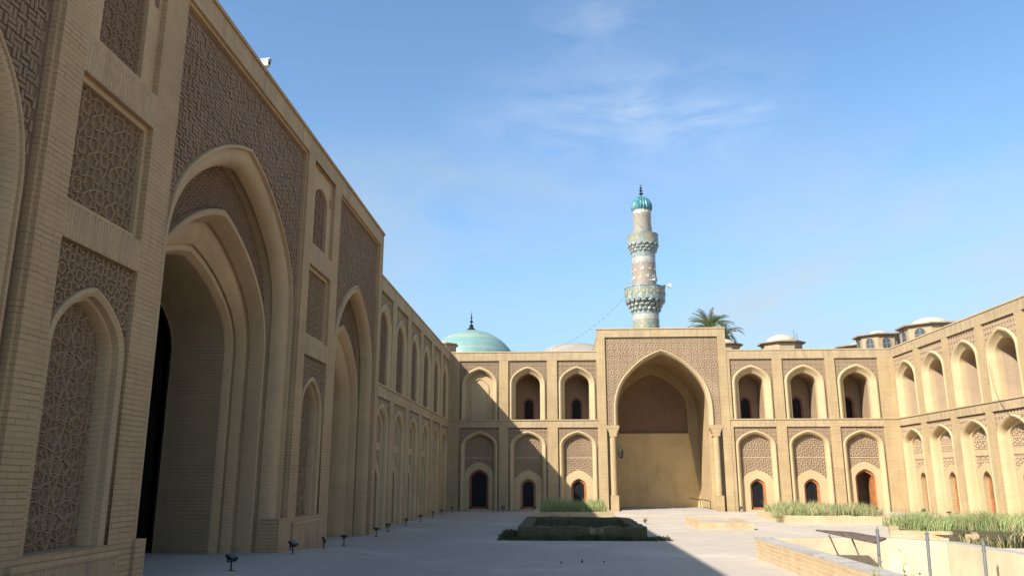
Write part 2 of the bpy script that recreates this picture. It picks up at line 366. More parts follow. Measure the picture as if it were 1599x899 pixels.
def girih(mb, inside, s0, s1, z0, z1, cell, d, mat, w=.035, h=.025, ang=58, ox=0, oz=0, extra=True):
    """star-and-cross strapwork from a 4.8.8 tiling, as raised strips"""
    def emit(p, q):
        n = max(1, int(math.dist(p, q) / (cell * .12))); run = None
        ok = [inside(p[0] + (q[0] - p[0]) * (i + .5) / n, p[1] + (q[1] - p[1]) * (i + .5) / n) for i in range(n)]
        i = 0
        while i < n:
            if ok[i]:
                j = i
                while j < n and ok[j]: j += 1
                strip_seg(mb, (p[0] + (q[0] - p[0]) * i / n, p[1] + (q[1] - p[1]) * i / n), (p[0] + (q[0] - p[0]) * j / n, p[1] + (q[1] - p[1]) * j / n), w, d, h, mat); i = j
            else: i += 1
    def star(poly, ang):
        n = len(poly); mids = []
        for i in range(n):
            a, b = poly[i], poly[(i + 1) % n]; mids.append(((a[0] + b[0]) / 2, (a[1] + b[1]) / 2, math.atan2(b[1] - a[1], b[0] - a[0])))
        for i in range(n):
            a, b = mids[i], mids[(i + 1) % n]
            t1 = a[2] + R(ang); t2 = b[2] + math.pi - R(ang)   # rays into the polygon (ccw poly)
            den = math.cos(t1) * math.sin(t2) - math.sin(t1) * math.cos(t2)
            if abs(den) < 1e-6: continue
            dx, dz = b[0] - a[0], b[1] - a[1]; k = (dx * math.sin(t2) - dz * math.cos(t2)) / den
            x = (a[0] + k * math.cos(t1), a[1] + k * math.sin(t1)); emit(a[:2], x); emit(x, b[:2])
    e = cell / (1 + math.sqrt(2)); cx0 = math.floor((s0 - ox) / cell) - 1; cz0 = math.floor((z0 - oz) / cell) - 1
    for i in range(cx0, int((s1 - ox) / cell) + 2):
        for j in range(cz0, int((z1 - oz) / cell) + 2):
            cx, cz = ox + i * cell, oz + j * cell
            rr = e / 2 / math.sin(math.pi / 8)
            poly = [(cx + rr * math.cos(R(22.5 + 45 * k)), cz + rr * math.sin(R(22.5 + 45 * k))) for k in range(8)]
            star(poly, ang)
            if extra:
                p2 = [(cx + rr * .36 * math.cos(R(45 * k)), cz + rr * .36 * math.sin(R(45 * k))) for k in range(8)]
                for k in range(8): emit(p2[k], p2[(k + 1) % 8])
            qx, qz = cx + cell / 2, cz + cell / 2; q = e / math.sqrt(2)
            star([(qx + q * math.cos(R(90 * k)), qz + q * math.sin(R(90 * k))) for k in range(4)], 58)
def basket(mb, inside, s0, s1, z0, z1, cell, d, mat, h=.045):
    """stepped relief of small brick bars laid upright and flat in turn"""
    i = 0; x = s0 + cell / 2
    while x < s1:
        j = 0; z = z0 + cell / 2
        while z < z1:
            if inside(x, z):
                if (i + j) % 2: a, b = cell * .47, cell * .17
                else: a, b = cell * .17, cell * .47
                for sg in (-1, 1):
                    cx, cz = (x, z + sg * cell * .26) if a > b else (x + sg * cell * .26, z)
                    if not (inside(cx - a, cz - b) and inside(cx + a, cz - b) and inside(cx - a, cz + b) and inside(cx + a, cz + b)): continue
                    hh = h * rnd.uniform(.35, 1.2)
                    X0, X1, Z0, Z1 = cx - a, cx + a, cz - b, cz + b
                    mb.rect(X0, X1, Z0, Z1, d + hh, mat)
                    mb.fq([(X0, Z0, d), (X1, Z0, d), (X1, Z0, d + hh), (X0, Z0, d + hh)], mat); mb.fq([(X0, Z1, d), (X1, Z1, d), (X1, Z1, d + hh), (X0, Z1, d + hh)], mat)
                    mb.fq([(X0, Z0, d), (X0, Z1, d), (X0, Z1, d + hh), (X0, Z0, d + hh)], mat); mb.fq([(X1, Z0, d), (X1, Z1, d), (X1, Z1, d + hh), (X1, Z0, d + hh)], mat)
            z += cell; j += 1
        x += cell; i += 1
def rect_reveal(mb, s0, s1, z0, z1, d0, d1, mat, bottom=False, inset=0):
    """three or four sides of a rectangular recess"""
    t = inset
    o = [(s0, z0), (s0, z1), (s1, z1), (s1, z0)]; n = [(s0 + t, z0 + (t if bottom else 0)), (s0 + t, z1 - t), (s1 - t, z1 - t), (s1 - t, z0 + (t if bottom else 0))]
    for i in range(4 if bottom else 3):
        j = (i + 1) % 4; mb.fq([(*o[i], d0), (*o[j], d0), (*n[j], d1), (*n[i], d1)], mat)

ZT, ZR, ZS, ZB = 10.0, 9.40, 5.62, 5.12       # parapet top, upper panel top, sill, lower panel top

# ---- bays (origin at panel centre on the wall plane) ----
cache = {}
def upper_bay(parent, s, w, blank=False, pat=0, deep=2.2, side=0):
    key = ('u', round(w, 2), blank, pat, deep, side)
    if key in cache:
        b = copy_tree(cache[key], parent); b.location = (s, 0, 0); return b
    hw = w / 2 - .10; ds = -.11; zs = 7.85
    ring = MB()
    rect_reveal(ring, -w / 2, w / 2, ZS, ZR, 0, ds, 'brick')
    prof = [(hw, 9.03, ds), (hw - .01, 9.02, -.03), (hw - .08, 8.95, .01), (hw - .16, 8.87, -.01), (hw - .2, 8.84, -.05)]
    if blank == 'brown': prof += [(hw - .26, 8.78, -.07), (hw - .31, 8.70, -.10), (hw - .32, 8.69, -.20)]
    elif blank: prof += [(hw - .24, 8.80, -.14), (hw - .3, 8.75, -.2), (hw - .31, 8.74, -.42)]
    else: prof += [(hw - .3, 8.72, -.16), (hw - .38, 8.62, -.24), (hw - .42, 8.56, -.26), (hw - .44, 8.52, -.32), (hw - .44, 8.52, -.6)]
    kw = (hw - .79) / .44 if (w < 2.62 and not blank) else 1
    prof = [(hw - (hw - a) * kw, 9.03 - (9.03 - z) * kw, d) for a, z, d in prof]
    profile(ring, 0, ZS, zs, prof, 'ring')
    b = ring.build('arch_niche', parent, smooth=True); b.location = (s, 0, 0)
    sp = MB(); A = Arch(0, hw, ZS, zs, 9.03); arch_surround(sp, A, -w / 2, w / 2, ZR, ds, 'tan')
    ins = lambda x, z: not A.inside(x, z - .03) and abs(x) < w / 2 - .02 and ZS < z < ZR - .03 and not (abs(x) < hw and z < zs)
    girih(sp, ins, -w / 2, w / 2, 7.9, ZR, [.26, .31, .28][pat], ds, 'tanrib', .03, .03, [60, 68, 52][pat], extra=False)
    sp.build('carved_spandrel', b)
    if blank == 'brown':
        t = MB(); BA = Arch(0, hw - .30, ZS, zs, 8.71); arch_fill(t, BA, -.19, 'brownground')
        girih(t, lambda x, z: BA.inside(x, z + .04) and abs(x) < hw - .34, -hw, hw, ZS, 8.7, .4, -.19, 'ribdark', .03, .03, 60, extra=False); t.build('carved_tympanum', b)
    elif blank:
        t = MB(); arch_fill(t, Arch(0, hw - .28, ZS, zs, 8.78), -.42, 'ring'); 
        t.build('tympanum', b)
        k = MB(); a2 = hw - .60; profile(k, 0, ZS, 7.6, [(a2 + .02, 8.35, -.419), (a2, 8.33, -.36), (a2 - .05, 8.28, -.36), (a2 - .07, 8.26, -.419)], 'ring'); k.build('blind_arch', b)
    else:
        rm = MB(); r = prof[-1][0]; D0, D1 = -.6, -deep
        iw = r; itop = prof[-1][1]; inner = Arch(0, iw, ZS, zs, itop)
        profile(rm, 0, ZS, zs, [(iw, itop, D0), (iw, itop, D1)], 'loggialit' if deep > 2.3 else 'loggia')
        rm.fq([(-r, ZS, D0), (r, ZS, D0), (r, ZS, D1), (-r, ZS, D1)], 'loggia')
        rm.fq([(-iw, ZS, 0), (iw, ZS, 0), (iw, ZS, D0), (-iw, ZS, D0)], 'loggia')
        dc, dz = side, 7.25 if deep > 2 else 7.6
        dr = Arch(dc, .40, ZS, dz - .5, dz)
        arch_surround(rm, dr, -r - .05, r + .05, 8.65, D1 + .01, 'loggia')
        profile(rm, dc, ZS, dz - .5, [(.40, dz, D1), (.40, dz, D1 - .15)], 'loggia')
        rm.build('loggia_room', b)
        f = MB(); profile(f, dc, ZS, dz - .5, [(.41, dz + .01, D1 - .02), (.28, dz - .14, D1 - .02), (.28, dz - .14, D1 - .12)], 'redwood')
        f.build('door_frame', b)
        g = MB(); arch_fill(g, Arch(dc, .42, ZS, dz - .5, dz), D1 - .1, 'glassdark'); g.build('door_panel', b)
    cache[key] = b
    return b
def lower_bay(parent, s, w, door=('small',), pat=0, inner_ring=False):
    key = ('l', round(w, 2), door, pat, inner_ring)
    if key in cache:
        b = copy_tree(cache[key], parent); b.location = (s, 0, 0); return b
    hw = w / 2 - .10; ds = -.11; zs = 3.95; zt = 4.93
    ring = MB(); rect_reveal(ring, -w / 2, w / 2, 0, ZB, 0, ds, 'brick')
    prof = [(hw, zt, ds), (hw - .01, zt - .01, -.03), (hw - .07, zt - .07, .0), (hw - .15, zt - .14, -.02), (hw - .22, zt - .21, -.1), (hw - .27, zt - .25, -.2), (hw - .28, zt - .26, -.36)]
    tw = hw - .27; tz = zt - .25
    if inner_ring:
        prof += [(hw - .38, zt - .36, -.37), (hw - .45, zt - .44, -.40), (hw - .46, zt - .45, -.50)]; tw = hw - .45; tz = zt - .44
    profile(ring, 0, 0, zs, prof, 'ring')
    b = ring.build('arch_niche', parent, smooth=True); b.location = (s, 0, 0)
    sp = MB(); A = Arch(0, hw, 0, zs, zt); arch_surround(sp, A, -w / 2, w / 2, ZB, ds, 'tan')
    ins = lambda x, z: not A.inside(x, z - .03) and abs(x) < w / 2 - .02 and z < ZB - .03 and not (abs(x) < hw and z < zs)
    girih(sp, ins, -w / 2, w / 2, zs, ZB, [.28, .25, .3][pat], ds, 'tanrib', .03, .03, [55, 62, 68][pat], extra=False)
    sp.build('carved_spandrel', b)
    dt = -.50 if inner_ring else -.36
    big = door[0] in ('tall', 'open')
    if inner_ring: dhw, dza, dsw, dsz = .42, 2.35, tw + .02, 2.75
    elif big: dhw, dza, dsw, dsz = (.62, 2.55, tw + .02, 3.0)
    else: dhw, dza, dsw, dsz = .48, 1.97, tw + .02, 2.5
    T = Arch(0, tw + .03, 0, zs, tz); S = Arch(0, dsw, 0, dsz - .85, dsz)
    tm = MB(); arch_fill(tm, T, dt, 'tan', low=S)
    bz = 3.25
    def ti(x, z): return T.inside(x, z + .02) and not S.inside(x, z - .02) and abs(x) < tw - .02 and abs(z - bz) > (.16 if inner_ring else .07)
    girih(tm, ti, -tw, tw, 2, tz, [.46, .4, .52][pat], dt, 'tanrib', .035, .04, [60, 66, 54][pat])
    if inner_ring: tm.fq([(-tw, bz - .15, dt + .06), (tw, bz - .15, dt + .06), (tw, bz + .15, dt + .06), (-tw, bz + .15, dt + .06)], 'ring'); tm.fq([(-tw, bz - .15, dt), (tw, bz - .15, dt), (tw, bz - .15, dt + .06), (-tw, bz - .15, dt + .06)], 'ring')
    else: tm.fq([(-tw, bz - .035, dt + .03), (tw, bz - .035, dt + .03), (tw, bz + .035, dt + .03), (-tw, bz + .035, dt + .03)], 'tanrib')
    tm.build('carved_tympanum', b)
    # door surround of pale brick
    db = .14
    D = Arch(0, dhw, db, dza - (.62 if big else .5), dza)
    su = MB(); df = dt + .07
    arch_fill(su, S, df, 'ring', low=D, zb=0)
    P = S.out(df); Q = S.out(dt); su.bridge(P, Q, 'ring')
    rv = -.26 if not inner_ring else -.30
    profile(su, 0, db, D.zs, [(dhw, dza, df), (dhw, dza, df + rv)], 'brick')
    su.fq([(-dhw, db, df), (dhw, db, df), (dhw, db, df + rv), (-dhw, db, df + rv)], 'ring')
    su.build('door_surround', b)
    fm = 'redwood' if door[0] == 'tall' else 'wood'
    f = MB(); fd = df + rv + (.12 if not inner_ring else .05); t = .14
    profile(f, 0, db, D.zs, [(dhw + .01, dza + .01, fd), (dhw - t, dza - t * 1.1, fd), (dhw - t, dza - t * 1.1, fd - .1)], fm)
    f.fq([(-dhw, db, fd), (dhw, db, fd), (dhw, db + .1, fd), (-dhw, db + .1, fd)], fm)
    f.build('door_frame', b)
    if door[0] == 'open':
        g = MB(); g.box(dhw - .17, dhw - .12, -fd, -fd + .7, db, D.zs + .2, 'wood'); g.build('door_leaf', b)
        g = MB(); d1 = fd - 1.6; r = dhw + .5
        for q in (-r, r): g.fq([(q, db, fd - .1), (q, db, d1), (q, 2.8, d1), (q, 2.8, fd - .1)], 'brown')
        g.rect(-r, r, db, 2.8, d1, 'brown'); g.fq([(-r, db, fd), (r, db, fd), (r, db, d1), (-r, db, d1)], 'brown'); g.fq([(-r, 2.8, fd), (r, 2.8, fd), (r, 2.8, d1), (-r, 2.8, d1)], 'brown')
        arch_surround(g, Arch(0, dhw - t, db, D.zs, dza - t * 1.1), -r, r, 2.8, fd - .101, 'brown')
        g.build('entrance_room', b)
    else:
        g = MB(); arch_fill(g, Arch(0, dhw - .04, db, D.zs, dza - .05), fd - .08, 'glassdark')
        g.build('door_panel', b)
        k = MB()
        k.box(-.015, .015, -fd + .05, -fd + .085, db + .1, dza - .15, 'glassdark'); k.tube([(.06, -fd + .06, 1.1), (.06, -fd + .02, 1.1), (.1, -fd + .02, 1.1)], .012, 'black', 5)
        k.build('door_handle', b)
    st = MB(); st.box(-dhw - .1, dhw + .1, -df - .22, -df + .0, 0, db - .02, 'ring', 'bk'); st.build('step', b)
    cache[key] = b
    return b
def wing(name, loc, rz, s0, s1, bays, label, depth=6.5, shallow=1):
    """bays: list of (centre, width, upper kwargs, lower kwargs)"""
    root = empty(name, loc, rz, label, 'building wing')
    w = MB(); x = s0
    for (c, wd, u, l) in bays:
        w.rect(x, c - wd / 2, 0, ZR, 0, 'brick'); x = c + wd / 2
    w.rect(x, s1, 0, ZR, 0, 'brick')
    # body: back, ends and flat roof behind the parapet
    w.box(s0, s1, .42, depth, 0.0, 9.35, 'brick', 'fb' )
    w.build('wall', root)
    st = MB()
    for (c, wd, u, l) in bays:
        st.fq([(c - wd / 2, ZB, .0), (c + wd / 2, ZB, 0), (c + wd / 2, ZS, 0), (c - wd / 2, ZS, 0)], 'soldier')
        st.fq([(c - wd / 2, ZB, .0), (c + wd / 2, ZB, 0), (c + wd / 2, ZB, -.2), (c - wd / 2, ZB, -.2)], 'brick')
    st.box(s0 + .01, s1 - .01, -.05, -.002, ZS - .06, ZS, 'ring', 'k')
    st.build('string_course', root)
    p = MB(); p.box(s0, s1, -.002, .42, ZR, ZT - .07, 'soldier', 'b'); p.box(s0, s1, -.035, .45, ZT - .07, ZT, 'ring'); p.build('parapet', root)
    for i, (c, wd, u, l) in enumerate(bays):
        if u is not None: upper_bay(root, c, wd, **u)
        if l is not None: lower_bay(root, c, wd, **l).scale = (1, shallow, 1)
    return root

YBW = 51.5
U = dict; 
wing('arcade_wing', (0, YBW, 0), 0, -7.1, 2.46, [
    (-5.17, 2.56, dict(blank=True, pat=0), dict(door=('tall',), pat=0)),
    (-2.05, 2.50, dict(pat=1), dict(door=('small',), pat=0)),
    (1.12, 2.54, dict(pat=2), dict(door=('small',), pat=1))],
    'two-storey yellow brick arcade between the left corner and the tall central arch, half in shadow')
wing('arcade_wing', (0, YBW, 0), 0, 10.66, 20.9, [
    (12.18, 2.66, dict(pat=1), dict(door=('small',), pat=1)),
    (15.46, 2.68, dict(pat=2), dict(door=('small',), pat=2)),
    (18.73, 2.66, dict(pat=0), dict(door=('open',), pat=0))],
    'sunlit two-storey brick arcade right of the tall central arch, with an open dark doorway')
ls = [(30.75 + 33.4) / 2] + [34.2 + 3.55 * k + 1.36 for k in range(5)]
LW = [(ls[0], 2.65)] + [(c, 2.70) for c in ls[1:]]
wing('arcade_wing', (-7.1, 0, 0), R(90), 30.2, YBW, [(c, w, dict(pat=i % 3, blank='brown'), dict(door=('small',), pat=i % 3, inner_ring=True)) for i, (c, w) in enumerate(LW)],
     'shaded two-storey brick arcade running back from the huge gateway on the left', depth=7, shallow=.55)
wing('arcade_wing', (-7.1, 0, 0), R(90), -14, 3.5, [(-12.0 + 3.55 * i, 2.7, dict(pat=i % 3), dict(door=('small',), pat=i % 3, inner_ring=True)) for i in range(5)],
     'brick arcade continuing beside the viewer before the gateway, outside the left edge', depth=7)
rb = [49.75 - 3.62 * k for k in range(13)]
wing('arcade_wing', (20.9, 0, 0), R(-90), -YBW, -3.0, [(-y, 3.0, dict(pat=k % 3, deep=2.5), dict(door=('small',), pat=k % 3, inner_ring=True)) for k, y in enumerate(rb)],
     'brightly lit two-storey arcade along the right side of the courtyard', depth=6.5)

# ------------------------------------------------------------------ far central iwan
def iwan():
    cx = 6.55
    root = empty('iwan_portal', (cx, YBW, 0), 0, 'tall central portal with one huge pointed arch and a deep shaded recess', 'portal')
    X0, X1, TOP = 2.45 - cx, 10.66 - cx, 11.45
    r0, r1, rz = -3.6, 3.6, 10.87
    w = MB()
    w.rect(X0, r0, 0, rz, .03, 'brick'); w.rect(r1, X1, 0, rz, .03, 'brick')
    for q in (X0, X1): w.fq([(q, 0, .03), (q, 0, -7.6), (q, TOP - .6, -7.6), (q, TOP - .6, .03)], 'brick')
    w.box(X0, X1, 7.6, 7.7, 0, TOP - .3, 'brick'); w.box(X0, X1, .4, 7.7, TOP - .5, TOP - .4, 'brick')
    w.build('wall', root)
    p = MB(); p.box(X0, X1, -.03, .4, rz, TOP - .07, 'soldier', 'b'); p.box(X0 - .04, X1 + .04, -.07, .44, TOP - .07, TOP, 'ring'); p.build('parapet', root)
    hw, zs, zt = 3.12, 6.2, 10.05; A = Arch(0, hw, 5.2, zs, zt); ds = -.1
    sp = MB(); rect_reveal(sp, r0, r1, 5.2, rz, .03, ds, 'brick', bottom=False); arch_surround(sp, A, r0, r1, rz, ds, 'tan')
    ins = lambda x, z: not A.inside(x, z - .03) and abs(x) < 3.56 and 5.25 < z < rz - .05 and not (abs(x) < hw and z < zs)
    girih(sp, ins, r0, r1, 5.2, rz, .41, ds, 'tanrib', .04, .035, 64, ox=.1, extra=True)
    girih(sp, ins, r0, r1, 5.2, rz, .41, ds, 'tanrib', .03, .03, 42, ox=.3, oz=.2, extra=False)
    sp.build('carved_spandrel', root)
    rg = MB()
    profile(rg, 0, 5.2, zs, [(hw, zt, ds), (hw - .01, zt - .01, .0), (hw - .06, zt - .06, .03), (hw - .13, zt - .12, .0), (hw - .17, zt - .16, -.08), (hw - .21, zt - .2, -.10), (hw - .25, zt - .24, -.2), (hw - .27, zt - .26, -.5)], 'ring')
    rg.build('arch_moulding', root, smooth=True)
    v = MB(); vh = 3.13
    profile(v, 0, .1, zs, [(hw - .27, zt - .26, -.5), (vh, zt - .1, -.505), (vh, zt - .1, -6.4)], 'brick'); 
    # ring in front of the end wall
    v.bridge(Arch(0, vh, .1, zs, zt - .1).out(-6.0), Arch(0, 2.42, 5.05, 6.6, 9.25).out(-6.0), 'brick')
    profile(v, 0, 5.05, 6.6, [(2.42, 9.25, -6.0), (2.42, 9.25, -6.4)], 'plasterbrick')
    v.rect(-vh, vh, .0, 5.05, -6.02, 'plasterbrick'); v.fq([(-2.42, 5.05, -6.02), (2.42, 5.05, -6.02), (2.42, 5.05, -6.4), (-2.42, 5.05, -6.4)], 'plasterbrick')
    v.build('vault', root)
    t = MB(); arch_fill(t, Arch(0, 2.6, 5.0, 6.6, 9.4), -6.35, 'brown'); t.build('tympanum', root)
    f = MB(); f.box(-3.13, 3.13, .1, 6.1, .0, .06, 'ground' if 0 else 'rimcement', 'b'); f.build('floor_slab', root)
    for sg in (-1, 1):
        c = MB(); ccx = sg * 3.22
        # pier corner behind the engaged column
        c.box(min(sg * 3.16, sg * 3.64), max(sg * 3.16, sg * 3.64), .32, .6, 0, 5.18, 'brick', 'b')
        c.build('jamb', root)
        k = MB(); k.lathe([(.2, .95), (.2, 4.6)], 'brick', 20, (ccx, .14)); k.build('column', root, smooth=True)
        b = MB(); b.box(ccx - .25, ccx + .25, -.05, .42, 0, .95, 'brick', 'b'); b.build('column_base', root)
        q = MB()      # stepped console under the arch foot
        for i, (z0, z1, ex) in enumerate(((4.55, 4.78, .23), (4.78, 4.92, .28), (4.92, 5.02, .34))):
            q.box(min(ccx - ex * (1 if sg > 0 else 1), ccx + ex), max(ccx - ex, ccx + ex), -.045, .5, z0, z1, 'brick')
        a, bb = (sg * 2.83, sg * 3.66)
        q.box(min(a, bb), max(a, bb), -.055, .5, 5.02, 5.24, 'brick'); q.build('console', root)
iwan()

# ------------------------------------------------------------------ gateway block on the left
def gateway():
    root = empty('gateway_block', (-6.9, 0, 0), R(90), 'towering shaded brick gateway filling the left side, with nested pointed arches', 'gateway')
    Z1, TOP = 10.88, 11.45; S0, S1 = 3.45, 30.2
    C1, C2 = (10.3, 12.35), (21.15, 23.25)
    A0, B0, Cc = 6.85, 16.85, 26.8
    RA = (3.98, 9.72); RBt = (13.12, 20.58); RC = (23.95, 29.65)
    w = MB()
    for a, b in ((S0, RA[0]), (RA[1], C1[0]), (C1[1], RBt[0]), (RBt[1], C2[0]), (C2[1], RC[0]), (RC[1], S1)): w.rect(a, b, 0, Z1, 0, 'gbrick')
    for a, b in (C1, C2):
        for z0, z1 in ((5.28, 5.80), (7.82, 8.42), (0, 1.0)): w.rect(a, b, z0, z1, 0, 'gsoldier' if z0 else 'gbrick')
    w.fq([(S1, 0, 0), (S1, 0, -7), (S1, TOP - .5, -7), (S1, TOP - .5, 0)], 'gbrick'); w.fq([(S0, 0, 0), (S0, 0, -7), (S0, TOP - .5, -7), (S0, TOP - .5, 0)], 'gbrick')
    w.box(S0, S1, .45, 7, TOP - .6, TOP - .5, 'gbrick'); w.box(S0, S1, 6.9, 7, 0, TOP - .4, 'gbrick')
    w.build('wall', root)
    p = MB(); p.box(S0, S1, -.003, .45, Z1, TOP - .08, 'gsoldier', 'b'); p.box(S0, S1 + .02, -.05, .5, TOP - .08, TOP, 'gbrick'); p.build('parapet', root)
    for a, b in (C1, C2):
        c = (a + b) / 2; hwp = (b - a) / 2
        # middle carved panel
        for (z0, z1, cell, an) in ((5.80, 7.82, .62, 62),):
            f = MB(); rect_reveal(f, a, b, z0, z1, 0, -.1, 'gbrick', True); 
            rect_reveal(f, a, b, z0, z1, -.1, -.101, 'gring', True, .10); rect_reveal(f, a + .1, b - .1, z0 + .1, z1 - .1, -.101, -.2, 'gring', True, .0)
            o = f.build('panel_frame', root)
            m = MB(); m.rect(a, b, z0, z1, -.2, 'brownground')
            girih(m, lambda x, z: abs(x - c) < hwp - .12 and z0 + .12 < z < z1 - .12, a, b, z0, z1, cell, -.2, 'rib', .030, .04, an, ox=c, oz=(z0 + z1) / 2)
            girih(m, lambda x, z: abs(x - c) < hwp - .12 and z0 + .12 < z < z1 - .12, a, b, z0, z1, cell, -.2, 'rib', .024, .03, 38, ox=c + .31, oz=(z0 + z1) / 2 + .31, extra=False)
            m.build('carved_panel', o)
        # low niche with strapwork
        z0, z1 = 1.0, 5.28; f = MB()
        rect_reveal(f, a, b, z0, z1, 0, -.1, 'gbrick'); f.fq([(a, z0, 0), (b, z0, 0), (b, z0, -.5), (a, z0, -.5)], 'gbrick')
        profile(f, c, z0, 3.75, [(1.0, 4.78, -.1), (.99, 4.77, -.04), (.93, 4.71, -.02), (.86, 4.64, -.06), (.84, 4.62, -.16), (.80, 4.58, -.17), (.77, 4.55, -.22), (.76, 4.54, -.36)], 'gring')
        o = f.build('arch_niche', root, smooth=True)
        m = MB(); AA = Arch(c, 1.0, z0, 3.75, 4.78); arch_surround(m, AA, a, b, z1, -.1, 'brownground')
        girih(m, lambda x, z: not AA.inside(x, z - .03) and abs(x - c) < hwp - .03 and z < z1 - .03 and not (abs(x - c) < 1.0 and z < 3.75), a, b, 3.7, z1, .42, -.1, 'rib', .035, .04, 62, ox=c, oz=z1)
        m.build('carved_spandrel', o)
        m = MB(); IA = Arch(c, .78, z0, 3.75, 4.56); arch_fill(m, IA, -.36, 'brownground')
        girih(m, lambda x, z: IA.inside(x, z + .02) and abs(x - c) < .75, c - .8, c + .8, z0, 4.6, .76, -.36, 'rib', .026, .035, 64, ox=c, oz=1.38)
        girih(m, lambda x, z: IA.inside(x, z + .02) and abs(x - c) < .75, c - .8, c + .8, z0, 4.6, .76, -.36, 'rib', .024, .03, 40, ox=c + .38, oz=1.76, extra=False)
        girih(m, lambda x, z: IA.inside(x, z + .02) and abs(x - c) < .75, c - .8, c + .8, z0, 4.6, .38, -.36, 'rib', .02, .022, 66, ox=c + .19, oz=1.57, extra=False)
        m.build('strapwork_panel', o)
        # top niche
        z0, z1 = 8.42, 10.83; f = MB(); rect_reveal(f, a, b, z0, z1, 0, -.1, 'gbrick', True)
        TA = Arch(c + .0, .62, z0 + .12, 9.95, 10.35); arch_surround(f, TA, a, b, z1, -.1, 'gring', zb=z0)
        profile(f, c, z0 + .12, 9.95, [(.62, 10.35, -.1), (.62, 10.35, -.2)], 'gring')
        o = f.build('arch_niche', root)
        m = MB(); arch_fill(m, Arch(c, .66, z0 + .1, 9.95, 10.4), -.2, 'brownground')
        girih(m, lambda x, z: TA.inside(x, z + .02), c - .7, c + .7, z0, 10.4, .34, -.2, 'ribdark', .035, .03, 60, ox=c, extra=False)
        m.build('carved_panel', o)
        for sg in (-1, 1):
            m = MB(); x = c + sg * .86; m.rect(x - .07, x + .07, 10.05, 10.35, -.095, 'brownground'); m.build('carved_inset', o)
    def portal(c, rc, big):
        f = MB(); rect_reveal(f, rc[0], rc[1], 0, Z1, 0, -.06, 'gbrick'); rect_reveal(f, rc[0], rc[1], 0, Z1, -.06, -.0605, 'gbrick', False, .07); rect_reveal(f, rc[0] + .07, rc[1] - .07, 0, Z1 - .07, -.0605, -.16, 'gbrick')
        if big:
            hw, zt, zs = 3.55, 9.38, 6.0
            P = [(hw, zt, -.16), (hw - .02, zt - .02, -.11), (hw - .07, zt - .08, -.11), (hw - .09, zt - .10, -.2), (hw - .13, zt - .14, -.2), (hw - .17, zt - .18, -.19), (hw - .27, zt - .30, -.2), (hw - .38, zt - .41, -.27), (hw - .45, zt - .48, -.38), (hw - .47, zt - .5, -.52), (hw - .41, zt - .44, -.55), (hw - .41, zt - .44, -.84)]
            ty = (3.12, 8.95); r2 = [(3.05, 7.92, -.80), (3.05, 7.90, -.63), (3.02, 7.84, -.60), (2.97, 7.76, -.62), (2.93, 7.66, -.80), (2.93, 7.60, -.98), (2.98, 7.62, -1.0), (2.98, 7.62, -1.06), (2.84, 7.44, -1.06), (2.80, 7.25, -1.14), (2.78, 7.08, -1.28), (2.83, 7.12, -1.29), (2.83, 7.12, -1.34), (2.68, 6.94, -1.34), (2.64, 6.88, -1.44), (2.62, 6.84, -1.5, 'shadebrick'), (2.62, 6.84, -2.85)]; zs2 = 5.0
        else:
            hw, zt, zs = 2.66, 8.55, 5.6
            P = [(hw, zt, -.16), (hw - .02, zt - .02, -.08), (hw - .07, zt - .07, -.07), (hw - .09, zt - .09, -.12), (hw - .14, zt - .14, -.07), (hw - .22, zt - .22, -.06), (hw - .3, zt - .3, -.13), (hw - .35, zt - .36, -.25), (hw - .36, zt - .37, -.45), (hw - .3, zt - .32, -.47), (hw - .3, zt - .32, -.72)]
            ty = (2.36, 8.26); r2 = [(2.30, 7.15, -.68), (2.30, 7.13, -.52), (2.26, 7.05, -.48), (2.2, 6.9, -.55), (2.16, 6.75, -.75), (2.1, 6.5, -.8), (2.04, 6.2, -.92), (1.98, 6.1, -1.0), (1.94, 6.02, -1.1), (1.92, 6.0, -2.0)]; zs2 = 4.5
        o = f.build('panel_frame', root)
        sp = MB(); A = Arch(c, hw, 0, zs, zt); a, b = rc[0] + .07, rc[1] - .07; arch_surround(sp, A, a, b, Z1 - .07, -.16, 'brownground')
        basket(sp, lambda x, z: not A.inside(x, z) and a + .03 < x < b - .03 and z < Z1 - .12 and (abs(x - c) > hw or z > zs + .1) and z > 5.0, a, b, 5.0, Z1 - .07, .175 if big else .165, -.16, 'ribdark', .032)
        sp.build('carved_spandrel', o)
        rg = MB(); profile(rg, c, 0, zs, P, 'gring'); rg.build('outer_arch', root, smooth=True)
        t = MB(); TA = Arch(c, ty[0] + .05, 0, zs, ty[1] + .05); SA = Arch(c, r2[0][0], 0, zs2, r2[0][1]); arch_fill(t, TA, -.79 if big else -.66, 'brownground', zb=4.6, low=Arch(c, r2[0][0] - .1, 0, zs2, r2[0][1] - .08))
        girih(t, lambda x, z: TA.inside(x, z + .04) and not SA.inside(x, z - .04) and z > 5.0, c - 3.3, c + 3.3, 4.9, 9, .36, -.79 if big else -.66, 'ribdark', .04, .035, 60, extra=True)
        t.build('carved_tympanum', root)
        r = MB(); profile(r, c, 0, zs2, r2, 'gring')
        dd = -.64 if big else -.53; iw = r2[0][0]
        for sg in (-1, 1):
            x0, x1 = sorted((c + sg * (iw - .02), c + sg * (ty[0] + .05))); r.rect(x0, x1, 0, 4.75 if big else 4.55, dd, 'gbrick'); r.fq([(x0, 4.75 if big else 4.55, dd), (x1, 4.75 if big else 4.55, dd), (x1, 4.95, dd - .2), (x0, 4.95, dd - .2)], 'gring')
        r.build('inner_arch', root, smooth=True)
        ih, iz = r2[-1][0], r2[-1][1]; d1 = r2[-1][2]
